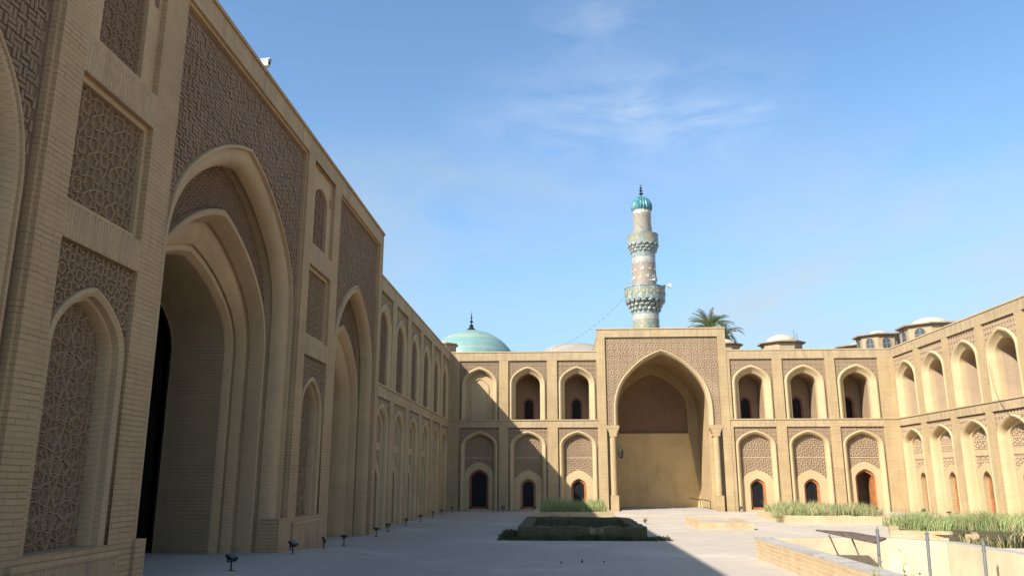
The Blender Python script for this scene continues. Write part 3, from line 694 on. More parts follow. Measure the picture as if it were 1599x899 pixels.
        if big:      # passage beyond, its darkness put into near-black walls
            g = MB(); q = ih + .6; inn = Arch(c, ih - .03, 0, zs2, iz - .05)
            arch_surround(g, inn, c - ih - .02, c + ih + .02, iz + .1, d1 - .0, 'shadebrick')
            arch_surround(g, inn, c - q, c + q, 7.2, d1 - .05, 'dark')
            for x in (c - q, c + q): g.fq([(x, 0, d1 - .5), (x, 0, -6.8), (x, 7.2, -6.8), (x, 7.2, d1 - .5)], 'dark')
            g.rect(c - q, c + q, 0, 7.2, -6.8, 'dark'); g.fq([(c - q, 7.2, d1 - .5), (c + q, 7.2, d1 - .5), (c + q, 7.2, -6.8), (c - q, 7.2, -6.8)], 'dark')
            g.build('passage', root)
            for x0, x1 in ((c - 3.76, c - 3.42), (c + 3.02, c + 3.62)):
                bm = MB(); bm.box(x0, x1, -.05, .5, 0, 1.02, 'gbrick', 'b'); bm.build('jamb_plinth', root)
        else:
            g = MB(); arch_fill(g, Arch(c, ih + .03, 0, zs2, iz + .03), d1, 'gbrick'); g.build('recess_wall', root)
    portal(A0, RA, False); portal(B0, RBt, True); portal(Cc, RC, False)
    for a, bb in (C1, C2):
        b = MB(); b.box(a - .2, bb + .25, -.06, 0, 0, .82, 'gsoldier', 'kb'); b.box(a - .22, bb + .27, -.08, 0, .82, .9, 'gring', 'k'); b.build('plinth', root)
gateway()

# ------------------------------------------------------------------ ground with the pool cut out
PX0, PX1, PY0, PY1 = 5.32, 9.05, 9.3, 21.6
def gz(x, y):
    def sm(t): t = max(0, min(1, t)); return t * t * (3 - 2 * t)
    return .25 * sm((-4.6 - x) / 2.2) * sm((26 - y) / 7)
def ground():
    xs = [-600, -120, -30, -12, -10] + [-9 + .5 * i for i in range(17)] + [0, 2.5, PX0, 7, PX1, 12, 16, 25, 60, 200, 700]
    ys = [-300, -60, -20, -5, 0, 3, 6, PY0, 12] + [13 + 1.0 * i for i in range(8)] + [PY1, 23, 24, 25, 26, 27, 30, 36, 44, 52, 60, 90, 200, 500, 1500]
    mb = MB()
    for a, b in zip(xs, xs[1:]):
        for c, d in zip(ys, ys[1:]):
            if a >= PX0 - 1e-6 and b <= PX1 + 1e-6 and c >= PY0 - 1e-6 and d <= PY1 + 1e-6: continue
            mb.face([(x, y, gz(x, y)) for x, y in ((a, c), (b, c), (b, d), (a, d))], 'ground')
    o = mb.build('courtyard_pavement', smooth=True); tag(o, kind='structure')
ground()

# ------------------------------------------------------------------ pool
def pool():
    root = empty('sunken_pool', (0, 0, 0), 0, 'low brick-walled empty pool with pale plastered inside at lower right', 'pool')
    O = [(4.98, 9.0), (4.98, 21.9), (8.3, 21.9), (9.4, 20.4), (9.4, 9.0)]
    I = [(5.33, 9.35), (5.33, 21.55), (8.15, 21.55), (9.03, 20.25), (9.03, 9.35)]
    zt = .52; w = MB(); r = MB(); p = MB(); n = len(O)
    for i in range(n):
        j = (i + 1) % n; a, b = O[i], O[j]; c, d = I[i], I[j]; L = math.dist(a, b)
        w.face([(*a, 0), (*b, 0), (*b, zt - .05), (*a, zt - .05)], 'lowbrick', [(0, 0), (L, 0), (L, zt - .05), (0, zt - .05)])
        # cement coping, uneven top
        K = max(2, int(L / .5))
        for k in range(K):
            t0, t1 = k / K, (k + 1) / K; lp = lambda u, v, t: (u[0] + (v[0] - u[0]) * t, u[1] + (v[1] - u[1]) * t)
            q = [(*lp(a, b, t0), zt), (*lp(a, b, t1), zt), (*lp(c, d, t1), zt + .005), (*lp(c, d, t0), zt + .005)]
            r.face(q, 'rimcement'); r.face([(*lp(a, b, t0), zt - .05), (*lp(a, b, t1), zt - .05), (*lp(a, b, t1), zt), (*lp(a, b, t0), zt)], 'rimcement')
        p.face([(*c, -.3), (*d, -.3), (*d, zt + .005), (*c, zt + .005)], 'poolplaster')
    p.face([(5.3, 9.3, -.28), (9.05, 9.3, -.28), (9.05, 21.6, -.28), (5.3, 21.6, -.28)], 'poolplaster')
    w.build('brick_wall', root); r.build('coping', root); p.build('basin', root)
pool()

# ------------------------------------------------------------------ planters, kerbs, grass
def blades(name, region, n, h0, h1, mat, label, z0=.2, lean=.35, wd=.012, kind='stuff', seed=1, cat='grass', clump=0):
    rn = random.Random(seed); mb = MB(); cl = []
    for c in range(max(1, clump)): cl.append((rn.uniform(region[0], region[1]), rn.uniform(region[2], region[3]), rn.uniform(.6, 1.15), rn.uniform(-.5, .5), rn.uniform(-.4, .4)))
    for i in range(n):
        x, y = rn.uniform(region[0], region[1]), rn.uniform(region[2], region[3]); hm = 1; lx = ly = 0
        if clump:
            c = min(cl, key=lambda q: (q[0] - x) ** 2 + (q[1] - y) ** 2); hm = c[2]; lx, ly = c[3], c[4]
        h = rn.uniform(h0, h1) * hm; a = rn.uniform(0, 6.283); l = rn.uniform(.05, lean) * h
        dx, dy = math.cos(a) * l + lx * h * .35, math.sin(a) * l + ly * h * .35; wx, wy = -math.sin(a + 1) * wd, math.cos(a + 1) * wd
        P = [(x, y, z0), (x + dx * .25, y + dy * .25, z0 + h * .55), (x + dx, y + dy, z0 + h * (1 - .25 * l / h))]
        mb.face([(P[0][0] - wx, P[0][1] - wy, P[0][2]), (P[0][0] + wx, P[0][1] + wy, P[0][2]), (P[1][0] + wx * .8, P[1][1] + wy * .8, P[1][2]), (P[1][0] - wx * .8, P[1][1] - wy * .8, P[1][2])], mat if isinstance(mat, str) else rn.choice(mat))
        mb.face([(P[1][0] - wx * .8, P[1][1] - wy * .8, P[1][2]), (P[1][0] + wx * .8, P[1][1] + wy * .8, P[1][2]), P[2]], mat if isinstance(mat, str) else mb.mats[mb.mi[-1]])
    o = mb.build(name); tag(o, label, cat, None, kind); return o
def kerb_ring(name, pts, t, h, mat, soilz, label, soil='soil', z0=0, rough=0, group=None, posts=()):
    root = empty(name, (0, 0, 0), 0, label, 'planter', group)
    cx = sum(p[0] for p in pts) / len(pts); cy = sum(p[1] for p in pts) / len(pts); n = len(pts)
    def inner(i):
        p = Vector(pts[i]); a = (Vector(pts[i - 1]) - p).normalized(); b = (Vector(pts[(i + 1) % n]) - p).normalized()
        s = a.cross(b) if False else (a.x * b.y - a.y * b.x)
        return p + (a + b) * (t / max(.2, abs(s)))
    I = [inner(i) for i in range(n)]; k = MB(); rr = random.Random(3)
    for i in range(n):
        j = (i + 1) % n; a, b, c, d = Vector(pts[i]), Vector(pts[j]), I[i], I[j]; K = max(2, int((b - a).length / .45)); L = (b - a).length
        hs = [h + rr.uniform(-rough, rough) for _ in range(K + 1)]
        for q in range(K):
            t0, t1 = q / K, (q + 1) / K; A0, A1, B0, B1 = a.lerp(b, t0), a.lerp(b, t1), c.lerp(d, t0), c.lerp(d, t1); h0, h1 = hs[q], hs[q + 1]
            if q == 0: h0 = h
            if q == K - 1: h1 = h
            mat2 = 'mosspale' if (mat == 'mossbrick' and rr.random() < .22) else mat
            k.face([(*A0, z0), (*A1, z0), (*A1, h1), (*A0, h0)], mat2, [(L * t0, 0), (L * t1, 0), (L * t1, h1), (L * t0, h0)])
            k.face([(*A0, h0), (*A1, h1), (*B1, h1), (*B0, h0)], mat, [(L * t0, 0), (L * t1, 0), (L * t1, t), (L * t0, t)])
            k.face([(*B0, soilz - .05), (*B1, soilz - .05), (*B1, h1), (*B0, h0)], mat, [(L * t0, 0), (L * t1, 0), (L * t1, h1), (L * t0, h0)])
    for (x, y, w, hh) in posts: k.box(x - w, x + w, y - w, y + w, z0, hh, mat, 'b')
    k.build('kerb', root)
    s = MB(); s.face([(p.x, p.y, soilz) for p in I], soil); s.build('soil', root)
    return root
kerb_ring('planter_bed', [(-1.45, 27.85), (2.85, 28.0), (2.75, 34.6), (-1.45, 34.6)], .45, .40, 'mossbrick', .22, 'low ruined bed with dark mossy kerb in the middle of the courtyard', rough=.04)
kerb_ring('planter_bed', [(-1.35, 40.3), (2.6, 41.0), (2.5, 46.5), (-1.4, 46.0)], .3, .38, 'lowbrick', .3, 'shaded brick planter full of tall grass left of the central portal', rough=.01, posts=())
mb = MB(); mb.box(-1.5, 1.1, 36.2, 36.9, 0, .34, 'mossbrick', 'b'); mb.box(-1.5, -.9, 36.9, 38.2, 0, .30, 'lowbrick', 'b')
mb.box(-1.1, .2, 37.3, 37.9, 0, .36, 'lowbrick', 'b')
o = mb.build('broken_kerb'); tag(o, 'broken shaded kerb stones between the mossy bed and the grassy planter', 'kerb')
kerb_ring('planter_bed', [(10.2, 38.3), (14.6, 37.6), (15.6, 43.5), (10.3, 44.3)], .3, .34, 'lowbrick', .26, 'sunlit brick planter full of tall grass right of the central portal', rough=.01, posts=((12.75, 38.25, .22, .36),))
kerb_ring('planter_bed', [(10.9, 28.4), (12.5, 28.2), (20.3, 26.6), (20.3, 31.9), (12.6, 33.0)], .3, .30, 'lowbrick', .24, 'long brick planter with thick green grass in front of the right arcade', rough=.02)
kerb_ring('planter_bed', [(5.45, 33.5), (7.6, 33.4), (7.65, 37.4), (5.55, 37.6)], .28, .28, 'lowbrick', .2, 'small low square brick bed, bare and sunlit, near the centre', soil='rimcement', rough=.008)
blades('grass', (-1.05, 2.3, 41.3, 45.8), 2600, .3, .9, ['grass', 'grass', 'grassdry'], 'tall green grass in the shaded planter left of the portal', .3, .5, .014, seed=2, clump=16)
blades('grass', (10.4, 14.7, 38.7, 43.6), 4000, .25, .75, ['grass', 'grassdry', 'grassdry'], 'tall yellowish grass in the planter right of the portal', .26, .6, .014, seed=3, clump=22)
blades('grass', (12.0, 20.0, 28.9, 32.0), 9000, .25, .74, ['grass', 'grass', 'grassdry'], 'thick green grass in front of the right arcade', .24, .55, .012, seed=4, clump=24)
blades('grass', (9.8, 10.4, 38.6, 40.0), 110, .4, .9, ['grass', 'grassdry'], 'blades of grass spilling over the corner of the right planter', .2, 1.2, .014, seed=5)
blades('weeds', (-1.75, 3.1, 27.35, 27.85), 1500, .05, .26, 'weed', 'dark low weeds along the foot of the mossy bed', 0, 1.2, .02, seed=6, cat='weeds', clump=12)
blades('weeds', (-2.1, -1.45, 27.4, 31.5), 700, .06, .24, 'weed', 'dark weeds left of the mossy bed', 0, 1.3, .02, seed=7, cat='weeds', clump=10)
blades('weeds', (2.8, 3.6, 27.4, 28.8), 300, .03, .14, 'weed', 'thin dark weeds right of the mossy bed', 0, 1.5, .02, seed=8, cat='weeds', clump=8)
blades('weeds', (-1.0, 2.4, 28.4, 34.2), 1500, .04, .20, 'weed', 'dark ground cover inside the mossy bed', .2, 1.0, .02, seed=9, cat='weeds', clump=12)
blades('weeds', (-.4, .5, 35.6, 36.15), 300, .1, .5, 'weed', 'dark bushy weeds against the broken kerb', 0, .8, .02, seed=10, cat='weeds', clump=4)

def plant(loc, n, h0, h1, spread, label, mats=('grassdry',), seed=1, group=None, lw=.02):
    rn = random.Random(seed); root = empty('wild_plant', loc, 0, label, 'plant', group)
    st = MB(); lf = MB()
    for i in range(n):
        a = rn.uniform(0, 6.28); l = rn.uniform(.1, 1) * spread; h = rn.uniform(h0, h1)
        pts = [(math.cos(a) * l * t * t + rn.uniform(-.01, .01), math.sin(a) * l * t * t, h * t) for t in (0, .3, .6, 1)]
        st.tube(pts, [.008, .007, .005, .003], mats[0], 5)
        for k in range(7):
            t = rn.uniform(.15, 1); x, y, z = math.cos(a) * l * t * t, math.sin(a) * l * t * t, h * t; b = rn.uniform(0, 6.28); L = rn.uniform(.06, .16) * (1.2 - t * .5) * min(1, h1 * 3)
            lf.face([(x, y, z), (x + math.cos(b) * L * .5 - math.sin(b) * lw, y + math.sin(b) * L * .5 + math.cos(b) * lw, z + L * .5), (x + math.cos(b) * L, y + math.sin(b) * L, z + L * .7), (x + math.cos(b) * L * .5 + math.sin(b) * lw, y + math.sin(b) * L * .5 - math.cos(b) * lw, z + L * .4)], rn.choice(mats))
    st.build('stem', root); lf.build('leaves', root)
plant((5.0, 12.55, 0), 5, .6, 1.0, .25, 'dry wispy stalks growing at the outer foot of the pool wall, bottom edge', ('grassdry', 'grass'), 3)
plant((4.72, 13.1, 0), 4, .5, .85, .2, 'short dry stalks left of the wispy ones by the pool wall', ('grassdry', 'grass'), 4)
plant((-.02, 20.2, 0), 3, .03, .05, .05, 'tiny green sprout on the shaded paving, leftmost of the three', ('weed',), 5, 'tiny sprouts on the paving', .012)
plant((.49, 20.4, 0), 4, .03, .08, .03, 'tiny dark sprout on the shaded paving, middle of the three', ('weed',), 6, 'tiny sprouts on the paving', .012)
plant((1.02, 20.4, 0), 3, .02, .05, .04, 'tiny pale sprout on the shaded paving, rightmost of the three', ('weed',), 7, 'tiny sprouts on the paving', .012)
plant((3.75, 37.5, 0), 5, .15, .45, .15, 'thin weed standing on the paving near the shadow edge before the portal', ('weed', 'grassdry'), 8)
plant((.25, 35.0, 0), 6, .2, .5, .25, 'scruffy dark weed beside the broken kerb stones', ('weed',), 12)

def rubble():
    rn = random.Random(9); root = empty('ruined_kerb', (0, 0, 0), 0, 'crumbling brick stump overgrown with dry plants beyond the pool at right', 'ruin')
    mb = MB()
    for i in range(30):
        x = 12.2 + rn.uniform(0, 3.4); y = 25.6 + rn.uniform(0, 1.0); h = rn.uniform(.2, .5); w = rn.uniform(.15, .3)
        mb.box(x - w, x + w, y - w * .7, y + w * .7, 0, h, rn.choice(['lowbrick', 'mossbrick', 'mossbrick']), 'b')
    mb.build('brickwork', root)
rubble()
blades('dry_plants', (12.0, 15.8, 25.2, 26.6), 1500, .25, .6, ['grassdry', 'weed'], 'dry plants overgrowing the crumbling brick stump', 0, .7, .02, seed=12, cat='weeds', clump=10)

# posts in the pool
def post(loc, h, label, lean=0):
    root = empty('metal_post', loc, 0, label, 'post', 'grey metal posts standing in the pool'); root.rotation_euler = (0, R(lean), 0)
    a = MB(); a.tube([(0, 0, 0), (0, 0, h)], .032, 'grey', 10); a.build('pole', root, smooth=True)
    b = MB(); b.tube([(0, 0, h), (0, 0, h + .03), (0, 0, h + .05)], [.04, .04, .02], 'grey', 10); b.tube([(0, 0, h + .05), (0, 0, h + .10)], .01, 'grey', 6); b.build('cap', root)
    c = MB(); c.tube([(-.05, 0, h - .1), (.05, 0, h - .1)], .012, 'grey', 6); c.build('hook', root)
post((6.72, 18.3, -.28), 1.16, 'grey metal post in the pool, leftmost of three, beside the fallen board', 1.6)
post((7.62, 18.0, -.28), 1.12, 'grey metal post in the middle of the pool, between the other two', 1.6)
post((8.55, 17.6, -.28), .93, 'grey metal post in the pool, rightmost of three, before the ruined stump', 1.6)

def board():
    root = empty('board_cover', (0, 0, 0), 0, 'weathered tilted board propped on thin sticks above the far side of the pool', 'board')
    mb = MB(); P = [(6.15, 20.9, .70), (7.0, 18.4, .60), (7.25, 18.6, .66), (7.5, 20.6, .70)]
    P = [(6.25, 20.95, .76), (7.05, 19.3, .58), (7.42, 19.6, .66), (7.15, 21.0, .70)]
    lo = [(x, y, z - .035) for x, y, z in P]
    mb.face(P, 'rust'); mb.face(lo[::-1], 'rust')
    for i in range(4): j = (i + 1) % 4; mb.face([lo[i], lo[j], P[j], P[i]], 'rust')
    mb.build('board', root)
    for a, b in (((6.45, 20.6, .66), (6.75, 20.4, -.28)), ((6.85, 20.2, .6), (7.05, 19.9, -.28))):
        l = MB(); l.tube([a, b], .018, 'rust', 6); l.build('leg', root)
board()

# ------------------------------------------------------------------ floodlights
def floodlight(label, loc, rz, tilt=35):
    root = empty('floodlight', loc, rz, label, 'floodlight', 'black floodlights along the foot of the walls')
    a = MB(); a.tube([(0, 0, 0), (0, 0, .28)], .022, 'black', 8); a.box(-.07, .07, -.07, .07, 0, .025, 'black'); a.build('post', root)
    y = MB(); y.box(-.17, -.15, -.02, .02, .25, .40, 'black'); y.box(.15, .17, -.02, .02, .25, .40, 'black'); y.box(-.17, .17, -.02, .02, .25, .275, 'black'); y.build('yoke', root)
    h = MB(); h.box(-.15, .15, -.11, .11, -.035, .035, 'black'); 
    for k in range(5): h.box(-.13, .13, -.09 + k * .04, -.08 + k * .04, -.06, -.035, 'black')
    ho = h.build('lamp_head', root); ho.location = (0, 0, .38); ho.rotation_euler = (R(tilt), 0, 0)
    g = MB(); g.rect(-.13, .13, -.09, .09, 0, 'blueglass'); go = g.build('lens', ho); go.rotation_euler = (R(-90), 0, 0); go.location = (0, 0, .038)
    return root
pf = floodlight('black floodlight at the right jamb of the huge gateway arch, nearest to the viewer', (-6.45, 16.1, .22), R(70), 30); pf.scale = (.7, .7, .7)
FL = [((-6.3, 19.8, .2), 75, 'black floodlight by the pier just right of the huge arch, second nearest on the left', 35),
      ((-6.3, 22.4, .1), 110, 'black floodlight standing steeply under the narrow strapwork niche of the gateway', 62),
      ((-6.3, 24.5, .05), 90, 'flat black floodlight at the left foot of the smaller gateway arch', 8),
      ((-6.35, 29.0, 0), 90, 'flat black floodlight at the corner where the gateway ends', 5),
      ((-6.5, 31.7, 0), 80, 'black floodlight below the first bay of the shaded left arcade', -10),
      ((-6.5, 35.4, 0), 95, 'black floodlight below the second pier of the shaded left arcade', 20),
      ((-6.5, 39.0, 0), 90, 'black floodlight below the third pier of the shaded left arcade', 4),
      ((-6.5, 42.8, 0), 100, 'black floodlight below the fourth pier of the shaded left arcade', 15),
      ((-6.5, 45.9, 0), 90, 'black floodlight below the fifth pier of the shaded left arcade', 12),
      ((-6.4, 49.6, 0), 95, 'black floodlight in the far left corner of the courtyard', 22),
      ((-3.58, 50.95, 0), 0, 'black floodlight by the pier between the tall dark door and the first small door', 70),
      ((2.2, 50.9, 0), 0, 'black floodlight half hidden by grass left of the central portal', 70),
      ((10.85, 50.9, 0), 0, 'black floodlight at the right foot of the central portal', 75),
      ((20.2, 47.6, 0), -60, 'black floodlight in the far right corner before the brick arcade', 60),
      ((20.3, 44.8, 0), -90, 'flat black floodlight on the ground before the first bay of the right arcade', 5)]
for loc, rz, lab, tl in FL:
    c = copy_tree(pf); c.location = (loc[0] - (.15 if loc[0] < -6 else 0), loc[1], loc[2]); c.rotation_euler = (0, 0, R(rz)); c['label'] = lab
    for ch in c.children:
        if ch.name.startswith('lamp_head'): ch.rotation_euler = (R(tl), 0, 0)
def rail(loc, label):
    root = empty('handrail', loc, 0, label, 'handrail', 'small dark handrails in the portal')
    a = MB(); a.tube([(-.35, 0, .62), (.0, 0, .55), (.35, 0, .48)], .03, 'black', 6); a.build('rail', root)
    b = MB(); b.tube([(.33, 0, 0), (.33, 0, .5)], .025, 'black', 6); b.build('leg', root)
rail((8.85, 55.2, .1), 'small dark handrail inside the central portal, the one nearer the back corner')
rail((9.1, 53.0, .1), 'small dark handrail inside the central portal, the one nearer the courtyard')

# lantern hanging in the iwan
def lantern():
    root = empty('wall_lantern', (3.78, 50.9 + 2, 3.15), 0, 'small black lantern on a bracket by the left column of the central portal', 'lantern')
    root.location = (3.82, 51.75, 3.2)
    a = MB(); a.lathe([(.0, 0), (.08, .02), (.13, .1), (.13, .40), (.16, .42), (.07, .55), (.02, .6), (0, .62)], 'black', 8); a.build('cage', root)
    b = MB(); b.tube([(0, 0, .6), (0, 0, .72), (-.1, .0, .78), (-.2, .0, .74)], .015, 'black', 6); b.build('bracket', root)
lantern()
def camera_box():
    root = empty('security_camera', (-6.95, 17.0, 11.45), R(80), 'small pale camera box on the parapet edge above the huge arch', 'camera'); root.scale = (.6, .6, .9)
    a = MB(); a.tube([(0, 0, 0), (0, 0, .12)], .03, 'grey', 8); a.build('bracket', root)
    b = MB(); b.box(-.1, .1, -.22, .18, .10, .28, 'white'); b.box(-.12, .12, -.3, .2, .28, .3, 'white'); b.build('housing', root)
    c = MB(); c.tube([(0, -.22, .19), (0, -.26, .19)], .05, 'black', 10); c.build('lens', root)
camera_box()
# loose wire on right wall
mb = MB(); mb.tube([(20.82, 39.9, 7.4), (20.83, 39.8, 6.2), (20.8, 39.4, 5.5), (20.8, 38.6, 4.75), (20.8, 37.9, 4.6), (20.82, 37.2, 4.9), (20.82, 36.9, 5.7)], .008, 'black', 5)
tag(mb.build('loose_wire'), 'thin dark wire sagging across the upper right arcade wall', 'wire')

# ------------------------------------------------------------------ domes and kiosks beyond
def big_dome(name, c, r, zb, h, mat, label, fin=False, drum='kioskwall'):
    root = empty(name, (c[0], c[1], 0), 0, label, 'dome')
    d = MB(); d.lathe([(r * 1.02, 0), (r * 1.02, zb)], drum, 40); d.build('drum', root, smooth=True)
    m = MB(); K = 16; pr = []
    for i in range(K + 1):
        t = i / K; a = t * math.pi / 2; rr = math.cos(a) ** .93; pr.append((r * rr if i < K else 0.02, zb + h * (math.sin(a) * .93 + .07 * t ** 3)))
    m.lathe(pr, mat, 48); m.build('shell', root, smooth=True)
    if fin:
        f = MB(); z = zb + h - .05
        f.lathe([(.75, z - .05), (.5, z + .15), (.28, z + .4), (.22, z + .55), (.3, z + .7), (.1, z + .85), (.07, z + 1.0)] +
                [(.07, z + 1.05), (.22, z + 1.2), (.22, z + 1.3), (.06, z + 1.42), (.06, z + 1.62), (.17, z + 1.75), (.06, z + 1.88), (.05, z + 2.05), (.12, z + 2.13), (.04, z + 2.22), (.02, z + 2.75)], 'finial', 14); o = f.build('finial', root, smooth=True); o.scale = (.8, .8, .72); o.location = (0, 0, z * .28)
    return root
big_dome('turquoise_dome', (-8.9, 80), 4.6, 12.6, 4.1, 'turqdome', 'turquoise tiled dome with dark finial rising behind the left corner', True)
big_dome('plaster_dome', (1.6, 82), 4.1, 13.6, 1.95, 'greydome', 'low greyish plaster dome just left of the central portal top')
def kiosk(c, r, zb, zt, dr, dh, label, a0=R(22.5), wins=True, eave=.28, stretch=1):
    root = empty('domed_kiosk', (c[0], c[1], 0), 0, label, 'kiosk', 'domed kiosks on the roofs')
    b = MB(); b.lathe([(r, zb), (r, zt)], 'kioskwall', 8, a0=a0); b.build('wall', root)
    e = MB(); e.lathe([(r, zt - .06), (r + eave, zt - .02), (r + eave, zt + .08), (0.05, zt + .16)], 'eave', 8, a0=a0); e.build('eave', root)
    d = MB(); K = 10; d.lathe([(max(.01, dr * math.cos(math.pi / 2 * i / K)), zt + .1 + dh * math.sin(math.pi / 2 * i / K)) for i in range(K + 1)], 'dome', 28); d.build('dome', root, smooth=True)
    if wins:
        ap = r * math.cos(math.pi / 8)
        for k in range(8):
            a = a0 + math.pi / 8 + k * math.pi / 4
            if math.sin(a) > .4: continue
            w = MB(); A = Arch(0, r * .17, zt - 1.15, zt - .6, zt - .22)
            arch_fill(w, A, 0.004, 'blueglass'); w.rect(-.02, .02, zt - 1.15, zt - .25, .012, 'eave'); w.rect(-r * .17, r * .17, zt - .72, zt - .68, .012, 'eave')
            profile(w, 0, zt - 1.15, zt - .6, [(r * .17 + .06, zt - .15, 0), (r * .17 + .06, zt - .15, .04), (r * .17, zt - .22, .04), (r * .17, zt - .22, .0)], 'eave')
            o = w.build('window', root); o.location = (ap * math.cos(a), ap * math.sin(a), 0); o.rotation_euler = (0, 0, a + R(90))
    return root
k1 = kiosk((17.35, 63), 1.55, 9.4, 12.15, 1.15, .65, 'pale kiosk with small cream dome above the middle of the right back arcade', wins=False)
kiosk((24.6, 62.5), 1.6, 9.4, 12.55, .75, .42, 'brick kiosk with bluish arched windows and small dome, middle of the right-corner roof cluster')
kiosk((26.3, 57.5), 2.0, 9.4, 12.35, 1.3, .62, 'largest domed kiosk with an arched window at the right-corner roof cluster')
kiosk((23.6, 64.5), 1.5, 9.4, 12.05, .6, .3, 'lowest brick kiosk at the left of the right-corner roof cluster')
kiosk((12.9, 64.0), 1.45, 9.4, 12.2, 1.1, .5, 'kiosk peeping out right behind the central portal under the palm', wins=False)
kiosk((-8.9, 60.5), 1.05, 9.4, 11.9, .5, .25, 'small brick roof box in front of the turquoise dome', wins=False, eave=.15)
mb = MB()
for dx in (0, .22): mb.tube([(18.1 + dx, 62, 12), (18.1 + dx, 62, 13.1 - dx)], .025, 'grey', 5)
mb.tube([(18.1, 62, 12.6), (18.32, 62, 12.6)], .015, 'grey', 5)
tag(mb.build('roof_antenna'), 'thin twin antenna beside the cream dome of the pale kiosk', 'antenna')

# ------------------------------------------------------------------ minaret
def minaret():
    C = (7.93, 72); root = empty('minaret', (C[0], C[1], 0), 0, 'tall cylindrical minaret with two tiled balconies and ribbed turquoise cap', 'minaret')
    s = MB(); s.lathe([(1.22, 0, 'mbrick'), (1.2, 14.6, 'tile_yellow'), (1.2, 15.9, 'tile_white'), (1.19, 16.35, 'tile_green'), (1.2, 16.9)], 'mbrick', 40)
    s.build('lower_shaft', root, smooth=True)
    def muq(name, tiers, N):
        m = MB()
        for ti, (z0, z1, r0, r1) in enumerate(tiers):
            m.lathe([(r0 * .97, z0), (r1 * .95, z1)], 'tile_green', 40)
            for k in range(N):
                a = 2 * math.pi * (k + .5 * (ti % 2)) / N; da = math.pi / N * .78; zm = z0 + (z1 - z0) * .62
                def P(aa, r, z): return (r * math.cos(aa), r * math.sin(aa), z)
                tip = P(a, r0 * 1.0, z0)
                m.face([tip, P(a + da, r1 * .99, zm), P(a, r1 * 1.06, zm + .04)], 'tile_green'); m.face([tip, P(a, r1 * 1.06, zm + .04), P(a - da, r1 * .99, zm)], 'tile_green')
                m.face([P(a - da, r1 * .99, zm), P(a, r1 * 1.06, zm + .04), P(a, r1 * 1.04, z1), P(a - da, r1, z1)], 'tile_green'); m.face([P(a, r1 * 1.06, zm + .04), P(a + da, r1 * .99, zm), P(a + da, r1, z1), P(a, r1 * 1.04, z1)], 'tile_white')
        return m.build(name, root)
    muq('muqarnas', [(16.5, 16.95, 1.2, 1.34), (16.9, 17.3, 1.32, 1.5), (17.25, 17.65, 1.48, 1.72)], 18)
    b = MB(); b.lathe([(1.0, 17.62), (1.80, 17.65, 'tile_green'), (1.82, 17.85, 'tile_green'), (1.82, 18.80, 'tile_green'), (1.86, 18.82), (1.86, 18.9), (1.74, 18.9), (1.74, 17.95), (1.0, 17.95)], 'tile_green', 44)
    bo = b.build('balcony', root, smooth=True)
    for k in range(18):
        a = 2 * math.pi * k / 18; w = MB(); A = .16
        for i in range(8):
            t0, t1 = math.pi / 4 * i, math.pi / 4 * (i + 1); q = .235 if i % 2 else .235
            w.face([(0, 0, 0), (q * math.cos(t0), 0, q * math.sin(t0)), (q * math.cos(t1), 0, q * math.sin(t1))], 'rosette'); 
        w.tube([(0, -.01, 0), (0, -.02, 0)], .09, 'tile_white', 8)
        o = w.build('rosette', bo); o.location = (1.835 * math.cos(a), 1.835 * math.sin(a), 18.32); o.rotation_euler = (0, 0, a + R(90))
    u = MB(); u.lathe([(1.12, 17.9, 'mbrick'), (1.08, 21.1, 'tile_green'), (1.09, 21.2, 'tile_white'), (1.08, 21.72, 'tile_green'), (1.1, 22.3)], 'mbrick', 40); uo = u.build('upper_shaft', root, smooth=True)
    # scattered white glazed script marks on the brick
    rn = random.Random(4)
    for k in range(10):
        for q in range(3):
            a = 2 * math.pi * (k + q * .4) / 10 + .2; w = MB(); r = 1.12
            z = 18.95 + q * .72 + rn.uniform(-.1, .1)
            for t in range(3):
                x = -.12 + t * .12; hgt = rn.choice([.08, .22, .3]); w.box(x, x + .05, -.015, .02, z, z + hgt, 'white')
            w.box(-.12, .17, -.015, .02, z, z + .05, 'white')
            o = w.build('script_tiles', uo); o.location = (r * .985 * math.cos(a), r * .985 * math.sin(a), 0); o.rotation_euler = (0, 0, a + R(90))
    muq('muqarnas', [(22.1, 22.45, 1.08, 1.2), (22.4, 22.7, 1.18, 1.3), (22.65, 22.98, 1.28, 1.4)], 16)
    b2 = MB(); b2.lathe([(.8, 22.95), (1.42, 22.97, 'tile_green'), (1.43, 23.25, 'tile_yellow'), (1.43, 23.85, 'tile_green'), (1.45, 23.9), (1.45, 23.96), (1.34, 23.96), (1.34, 23.2), (.8, 23.2)], 'tile_green', 40); b2.build('balcony', root, smooth=True)
    t = MB(); t.lathe([(.84, 23.1), (.83, 25.75, 'tile_white'), (.86, 25.8, 'mbrick'), (.86, 26.05, 'tile_white'), (.83, 26.1, 'tile_white'), (.86, 26.4), (.8, 26.42)], 'tile_mix', 32); to = t.build('turret', root, smooth=True)
    for k in range(4):
        w = MB(); n = 22; a0 = 2 * math.pi * k / 4
        w.tube([(.845 * math.cos(a0 + 2.6 * i / n), .845 * math.sin(a0 + 2.6 * i / n), 25.75 - 2.2 * i / n) for i in range(n + 1)], .035, 'mbrick', 5)
        w.build('spiral_band', to)
    d = MB(); pr = [(.84, 26.3), (.93, 26.42), (.97, 26.6), (.96, 26.85), (.9, 27.1), (.76, 27.36), (.55, 27.58), (.32, 27.74), (.12, 27.84), (.03, 27.9)]
    d.lathe(pr, 'turq', 96, rf=lambda a: .90 + .13 * abs(math.sin(a * 10))); d.build('cap_dome', root, smooth=True)
    f = MB(); z = 27.85
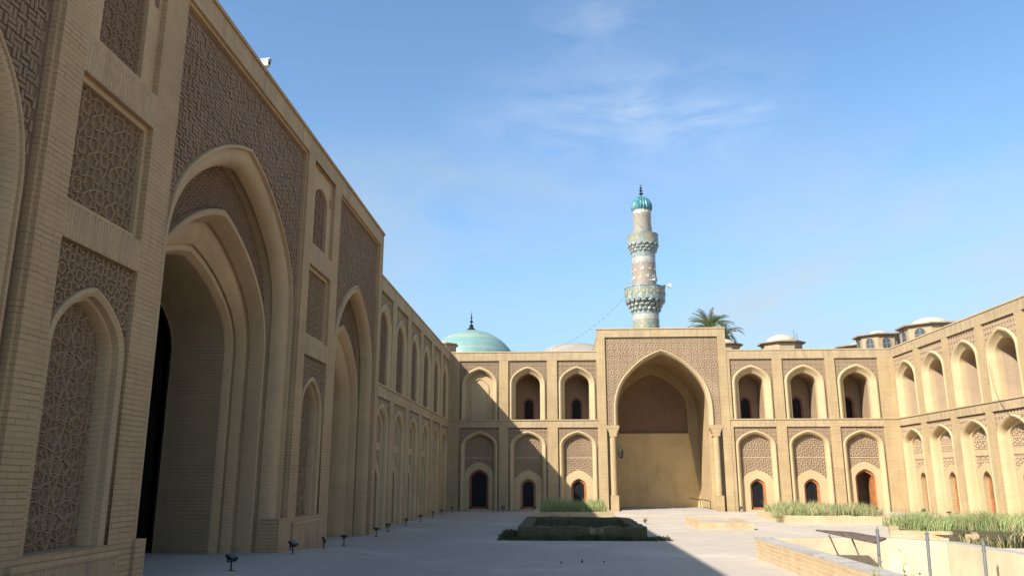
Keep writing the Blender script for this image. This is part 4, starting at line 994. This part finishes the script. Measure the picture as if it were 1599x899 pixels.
    f.lathe([(.06, z), (.05, z + .1), (.2, z + .2), (.2, z + .26), (.05, z + .36), (.05, z + .42), (.19, z + .52), (.05, z + .62), (.04, z + .68), (.15, z + .78), (.04, z + .88), (.03, z + 1.0), (.01, z + 1.05)], 'finial', 12)
    f.tube([(.1, 0, z + 1.2), (.08, 0, z + 1.1), (0, 0, z + 1.05), (-.08, 0, z + 1.1), (-.1, 0, z + 1.2)], [.01, .025, .035, .025, .01], 'finial', 6)
    f.build('finial', root)
M['rosette'] = plain('yellow_glaze', YE, .5, var=.2)
minaret()
def horn(loc, rz, label):
    root = empty('loudspeaker', loc, rz, label, 'loudspeaker', 'white horn loudspeakers on the minaret')
    a = MB(); a.lathe([(.05, 0), (.06, .12), (.12, .28), (.26, .42)], 'white', 16); o = a.build('horn', root, smooth=True); o.rotation_euler = (R(90), 0, 0)
    b = MB(); b.tube([(0, .02, 0), (0, .22, 0)], .09, 'grey', 10); b.tube([(0, .1, 0), (0, .1, -.3)], .025, 'grey', 6); b.build('driver', root)
horn((8.42, 70.25, 19.28), R(55), 'white horn loudspeaker facing the courtyard above the lower minaret balcony')
horn((9.75, 71.3, 18.98), R(100), 'white horn loudspeaker on the right end of the lower minaret balcony')

# string of lights
def cable():
    a = Vector((6.15, 71.8, 18.2)); b = Vector((-6.6, 79, 15.0)); pts = []
    for i in range(33):
        t = i / 32; p = a.lerp(b, t); p.z -= 10.0 * t * (1 - t) * 1.0; pts.append(tuple(p))
    root = empty('light_string', (0, 0, 0), 0, 'thin sagging string of small lights from the minaret towards the turquoise dome', 'cable')
    m = MB(); m.tube(pts, .005, 'black', 4); m.build('wire', root)
    for i in range(1, 33, 1):
        m = MB(); m.lathe([(.01, .05), (.02, .0), (.02, -.04), (.01, -.09)], 'black', 6); o = m.build('bulb', root); o.location = pts[i]
cable()

# ------------------------------------------------------------------ palms
def palm(loc, tz, L, nf, label, seed, droop=1.0, dry=.2, amin=0, amax=6.283, emin=-.5):
    rn = random.Random(seed); root = empty('palm_tree', (loc[0], loc[1], 0), 0, label, 'palm tree', 'date palms behind the portal')
    t = MB(); n = 26; t.tube([(math.sin(i * .25) * .06, 0, tz * i / n) for i in range(n + 1)], [.26 + .03 * (i % 2) for i in range(n + 1)], 'bark', 12); t.build('trunk', root)
    f = MB()
    for k in range(nf):
        az = rn.uniform(amin, amax); el = rn.uniform(emin, 1.45) if k > nf * .2 else rn.uniform(.9, 1.5); LL = L * rn.uniform(.85, 1.1); mat = 'frondpale' if rn.random() < dry else 'frond'
        p = Vector((0, 0, tz)); e = el; pts = [p.copy()]; S = 14
        for i in range(S):
            e -= (.085 + .045 * i / S) * droop * (1.1 - .3 * abs(math.sin(el))); p = p + Vector((math.cos(az) * math.cos(e), math.sin(az) * math.cos(e), math.sin(e))) * (LL / S); pts.append(p.copy())
        f.tube([tuple(q) for q in pts], [.03 - .0018 * i for i in range(S + 1)], 'frondpale', 4, False)
        side = Vector((-math.sin(az), math.cos(az), 0))
        for i in range(2, S * 3):
            t_ = i / (S * 3); j = min(S - 1, int(t_ * S)); q = pts[j].lerp(pts[j + 1], t_ * S - j); d = (pts[j + 1] - pts[j]).normalized(); up = side.cross(d)
            ll = L * .20 * math.sin(math.pi * min(1, t_ * .88 + .1)) ** .6
            for sg in (-1, 1):
                tip = q + (d * .75 + side * sg * .65 + up * (-.28 + rn.uniform(-.15, .15))) * ll; w = d * .022
                f.face([q - w, q + w, tip], mat)
    f.build('crown', root)
palm((12.45, 66), 14.0, 2.1, 54, 'date palm with upright fan of fronds rising behind the right end of the portal', 5, .9, .15, emin=.1)
palm((14.1, 67.5), 13.6, 1.9, 34, 'shorter drooping palm hanging beside the first one, right of the portal', 8, 1.7, .4, emin=-.9)

# ------------------------------------------------------------------ sky, sun, camera
EL = math.atan2(1, math.hypot(.9, .93)); 
world = bpy.data.worlds.new('World'); scene.world = world; world.use_nodes = True
nt = world.node_tree; nt.nodes.clear()
sky = N(nt, 'ShaderNodeTexSky', sky_type='NISHITA'); sky.sun_disc = False; sky.sun_elevation = EL; sky.sun_rotation = math.atan2(-.9, -.93) % (2 * math.pi)
sky.air_density = 1.0; sky.dust_density = 1.2; sky.ozone_density = 1.1; sky.altitude = 40
tc = N(nt, 'ShaderNodeTexCoord'); V = tc.outputs['Generated']
def vdir(u, v):
    F, P, Y = 1248.7, R(13.375), R(3.394); CX, CY = 799.5, 449.5
    fw = Vector((-math.sin(Y) * math.cos(P), math.cos(Y) * math.cos(P), math.sin(P))); rt = Vector((math.cos(Y), math.sin(Y), 0)); up = rt.cross(fw)
    return (fw + rt * ((u - CX) / F) - up * ((v - CY) / F)).normalized()
def blob(c, rad, scl=(1, 1, 1)):
    """soft mask around a sky direction"""
    s = N(nt, 'ShaderNodeVectorMath', operation='SUBTRACT'); nt.links.new(V, s.inputs[0]); s.inputs[1].default_value = c
    m = N(nt, 'ShaderNodeVectorMath', operation='MULTIPLY'); nt.links.new(s.outputs[0], m.inputs[0]); m.inputs[1].default_value = scl
    l = N(nt, 'ShaderNodeVectorMath', operation='LENGTH'); nt.links.new(m.outputs[0], l.inputs[0])
    r = N(nt, 'ShaderNodeMapRange', interpolation_type='SMOOTHSTEP'); nt.links.new(l.outputs['Value'], r.inputs[0]); r.inputs[1].default_value = rad; r.inputs[2].default_value = 0; r.inputs[3].default_value = 0; r.inputs[4].default_value = 1
    return r.outputs[0]
def mul(a, b):
    n = N(nt, 'ShaderNodeMath', operation='MULTIPLY'); 
    for i, q in enumerate((a, b)):
        if isinstance(q, (int, float)): n.inputs[i].default_value = q
        else: nt.links.new(q, n.inputs[i])
    return n.outputs[0]
def add(a, b):
    n = N(nt, 'ShaderNodeMath', operation='ADD', use_clamp=True); nt.links.new(a, n.inputs[0]); nt.links.new(b, n.inputs[1]); return n.outputs[0]
wisp = noise(nt, mapping(nt, V, (3.0, 3.0, 9.0), (0, R(8), 0)), 2.2, 9, .62, .5)
wisp2 = noise(nt, mapping(nt, V, (1.6, 1.6, 5.0), (0, R(-6), 0), (3, 1, 2)), 2.0, 8, .6, .3)
w1 = ramp(nt, wisp, .34, .85); w2 = ramp(nt, wisp2, .34, .72)
m1 = add(mul(blob(vdir(980, 185), .27, (1, 1, 2.4)), .9), mul(blob(vdir(950, 30), .12, (1, 1, 2.6)), .55))
m1 = add(m1, mul(blob(vdir(1140, 175), .07, (1, 1, 3.0)), .8))
c1 = mul(mul(w1, m1), .6)
m2 = add(mul(blob(vdir(1450, 440), .58, (1, 1, 2.4)), .85), mul(blob(vdir(640, 350), .34, (1, 1, 2.2)), .7))
c2 = mul(mul(w2, m2), .95)
spz = N(nt, 'ShaderNodeSeparateXYZ'); nt.links.new(V, spz.inputs[0])
hz = N(nt, 'ShaderNodeMapRange', interpolation_type='SMOOTHSTEP'); nt.links.new(spz.outputs[2], hz.inputs[0]); hz.inputs[1].default_value = -.05; hz.inputs[2].default_value = .40; hz.inputs[3].default_value = .80; hz.inputs[4].default_value = 0
base = mixc(nt, hz.outputs[0], sky.outputs[0], (2.0, 2.35, 2.85))
base = mixc(nt, c2, base, (3.5, 3.15, 2.85))
mxs = mixc(nt, c1, base, (5.6, 4.9, 4.7))
tint = mixc(nt, 1.0, mxs, (.81, .99, 1.08), 'MULTIPLY')
bg = N(nt, 'ShaderNodeBackground'); nt.links.new(tint, bg.inputs[0]); bg.inputs[1].default_value = .118
wo = N(nt, 'ShaderNodeOutputWorld'); nt.links.new(bg.outputs[0], wo.inputs[0])

sl = bpy.data.lights.new('sun', 'SUN'); sl.energy = 5.0; sl.angle = R(.55); sl.color = (1, .94, .85)
so = bpy.data.objects.new('sun', sl); col.objects.link(so); so.rotation_euler = Vector((-.9, -.93, 1)).to_track_quat('Z', 'Y').to_euler()
cam = bpy.data.cameras.new('camera'); co = bpy.data.objects.new('camera', cam); col.objects.link(co)
co.location = (0, 0, 1.98); co.rotation_euler = (R(90 + 13.375), 0, R(3.394)); cam.sensor_width = 36; cam.lens = 36 * 1248.7 / 1599; cam.clip_end = 5000; cam.clip_start = .05
scene.camera = co
scene.view_settings.view_transform = 'Standard'; scene.view_settings.look = 'None'; scene.view_settings.exposure = .95; scene.view_settings.gamma = 1
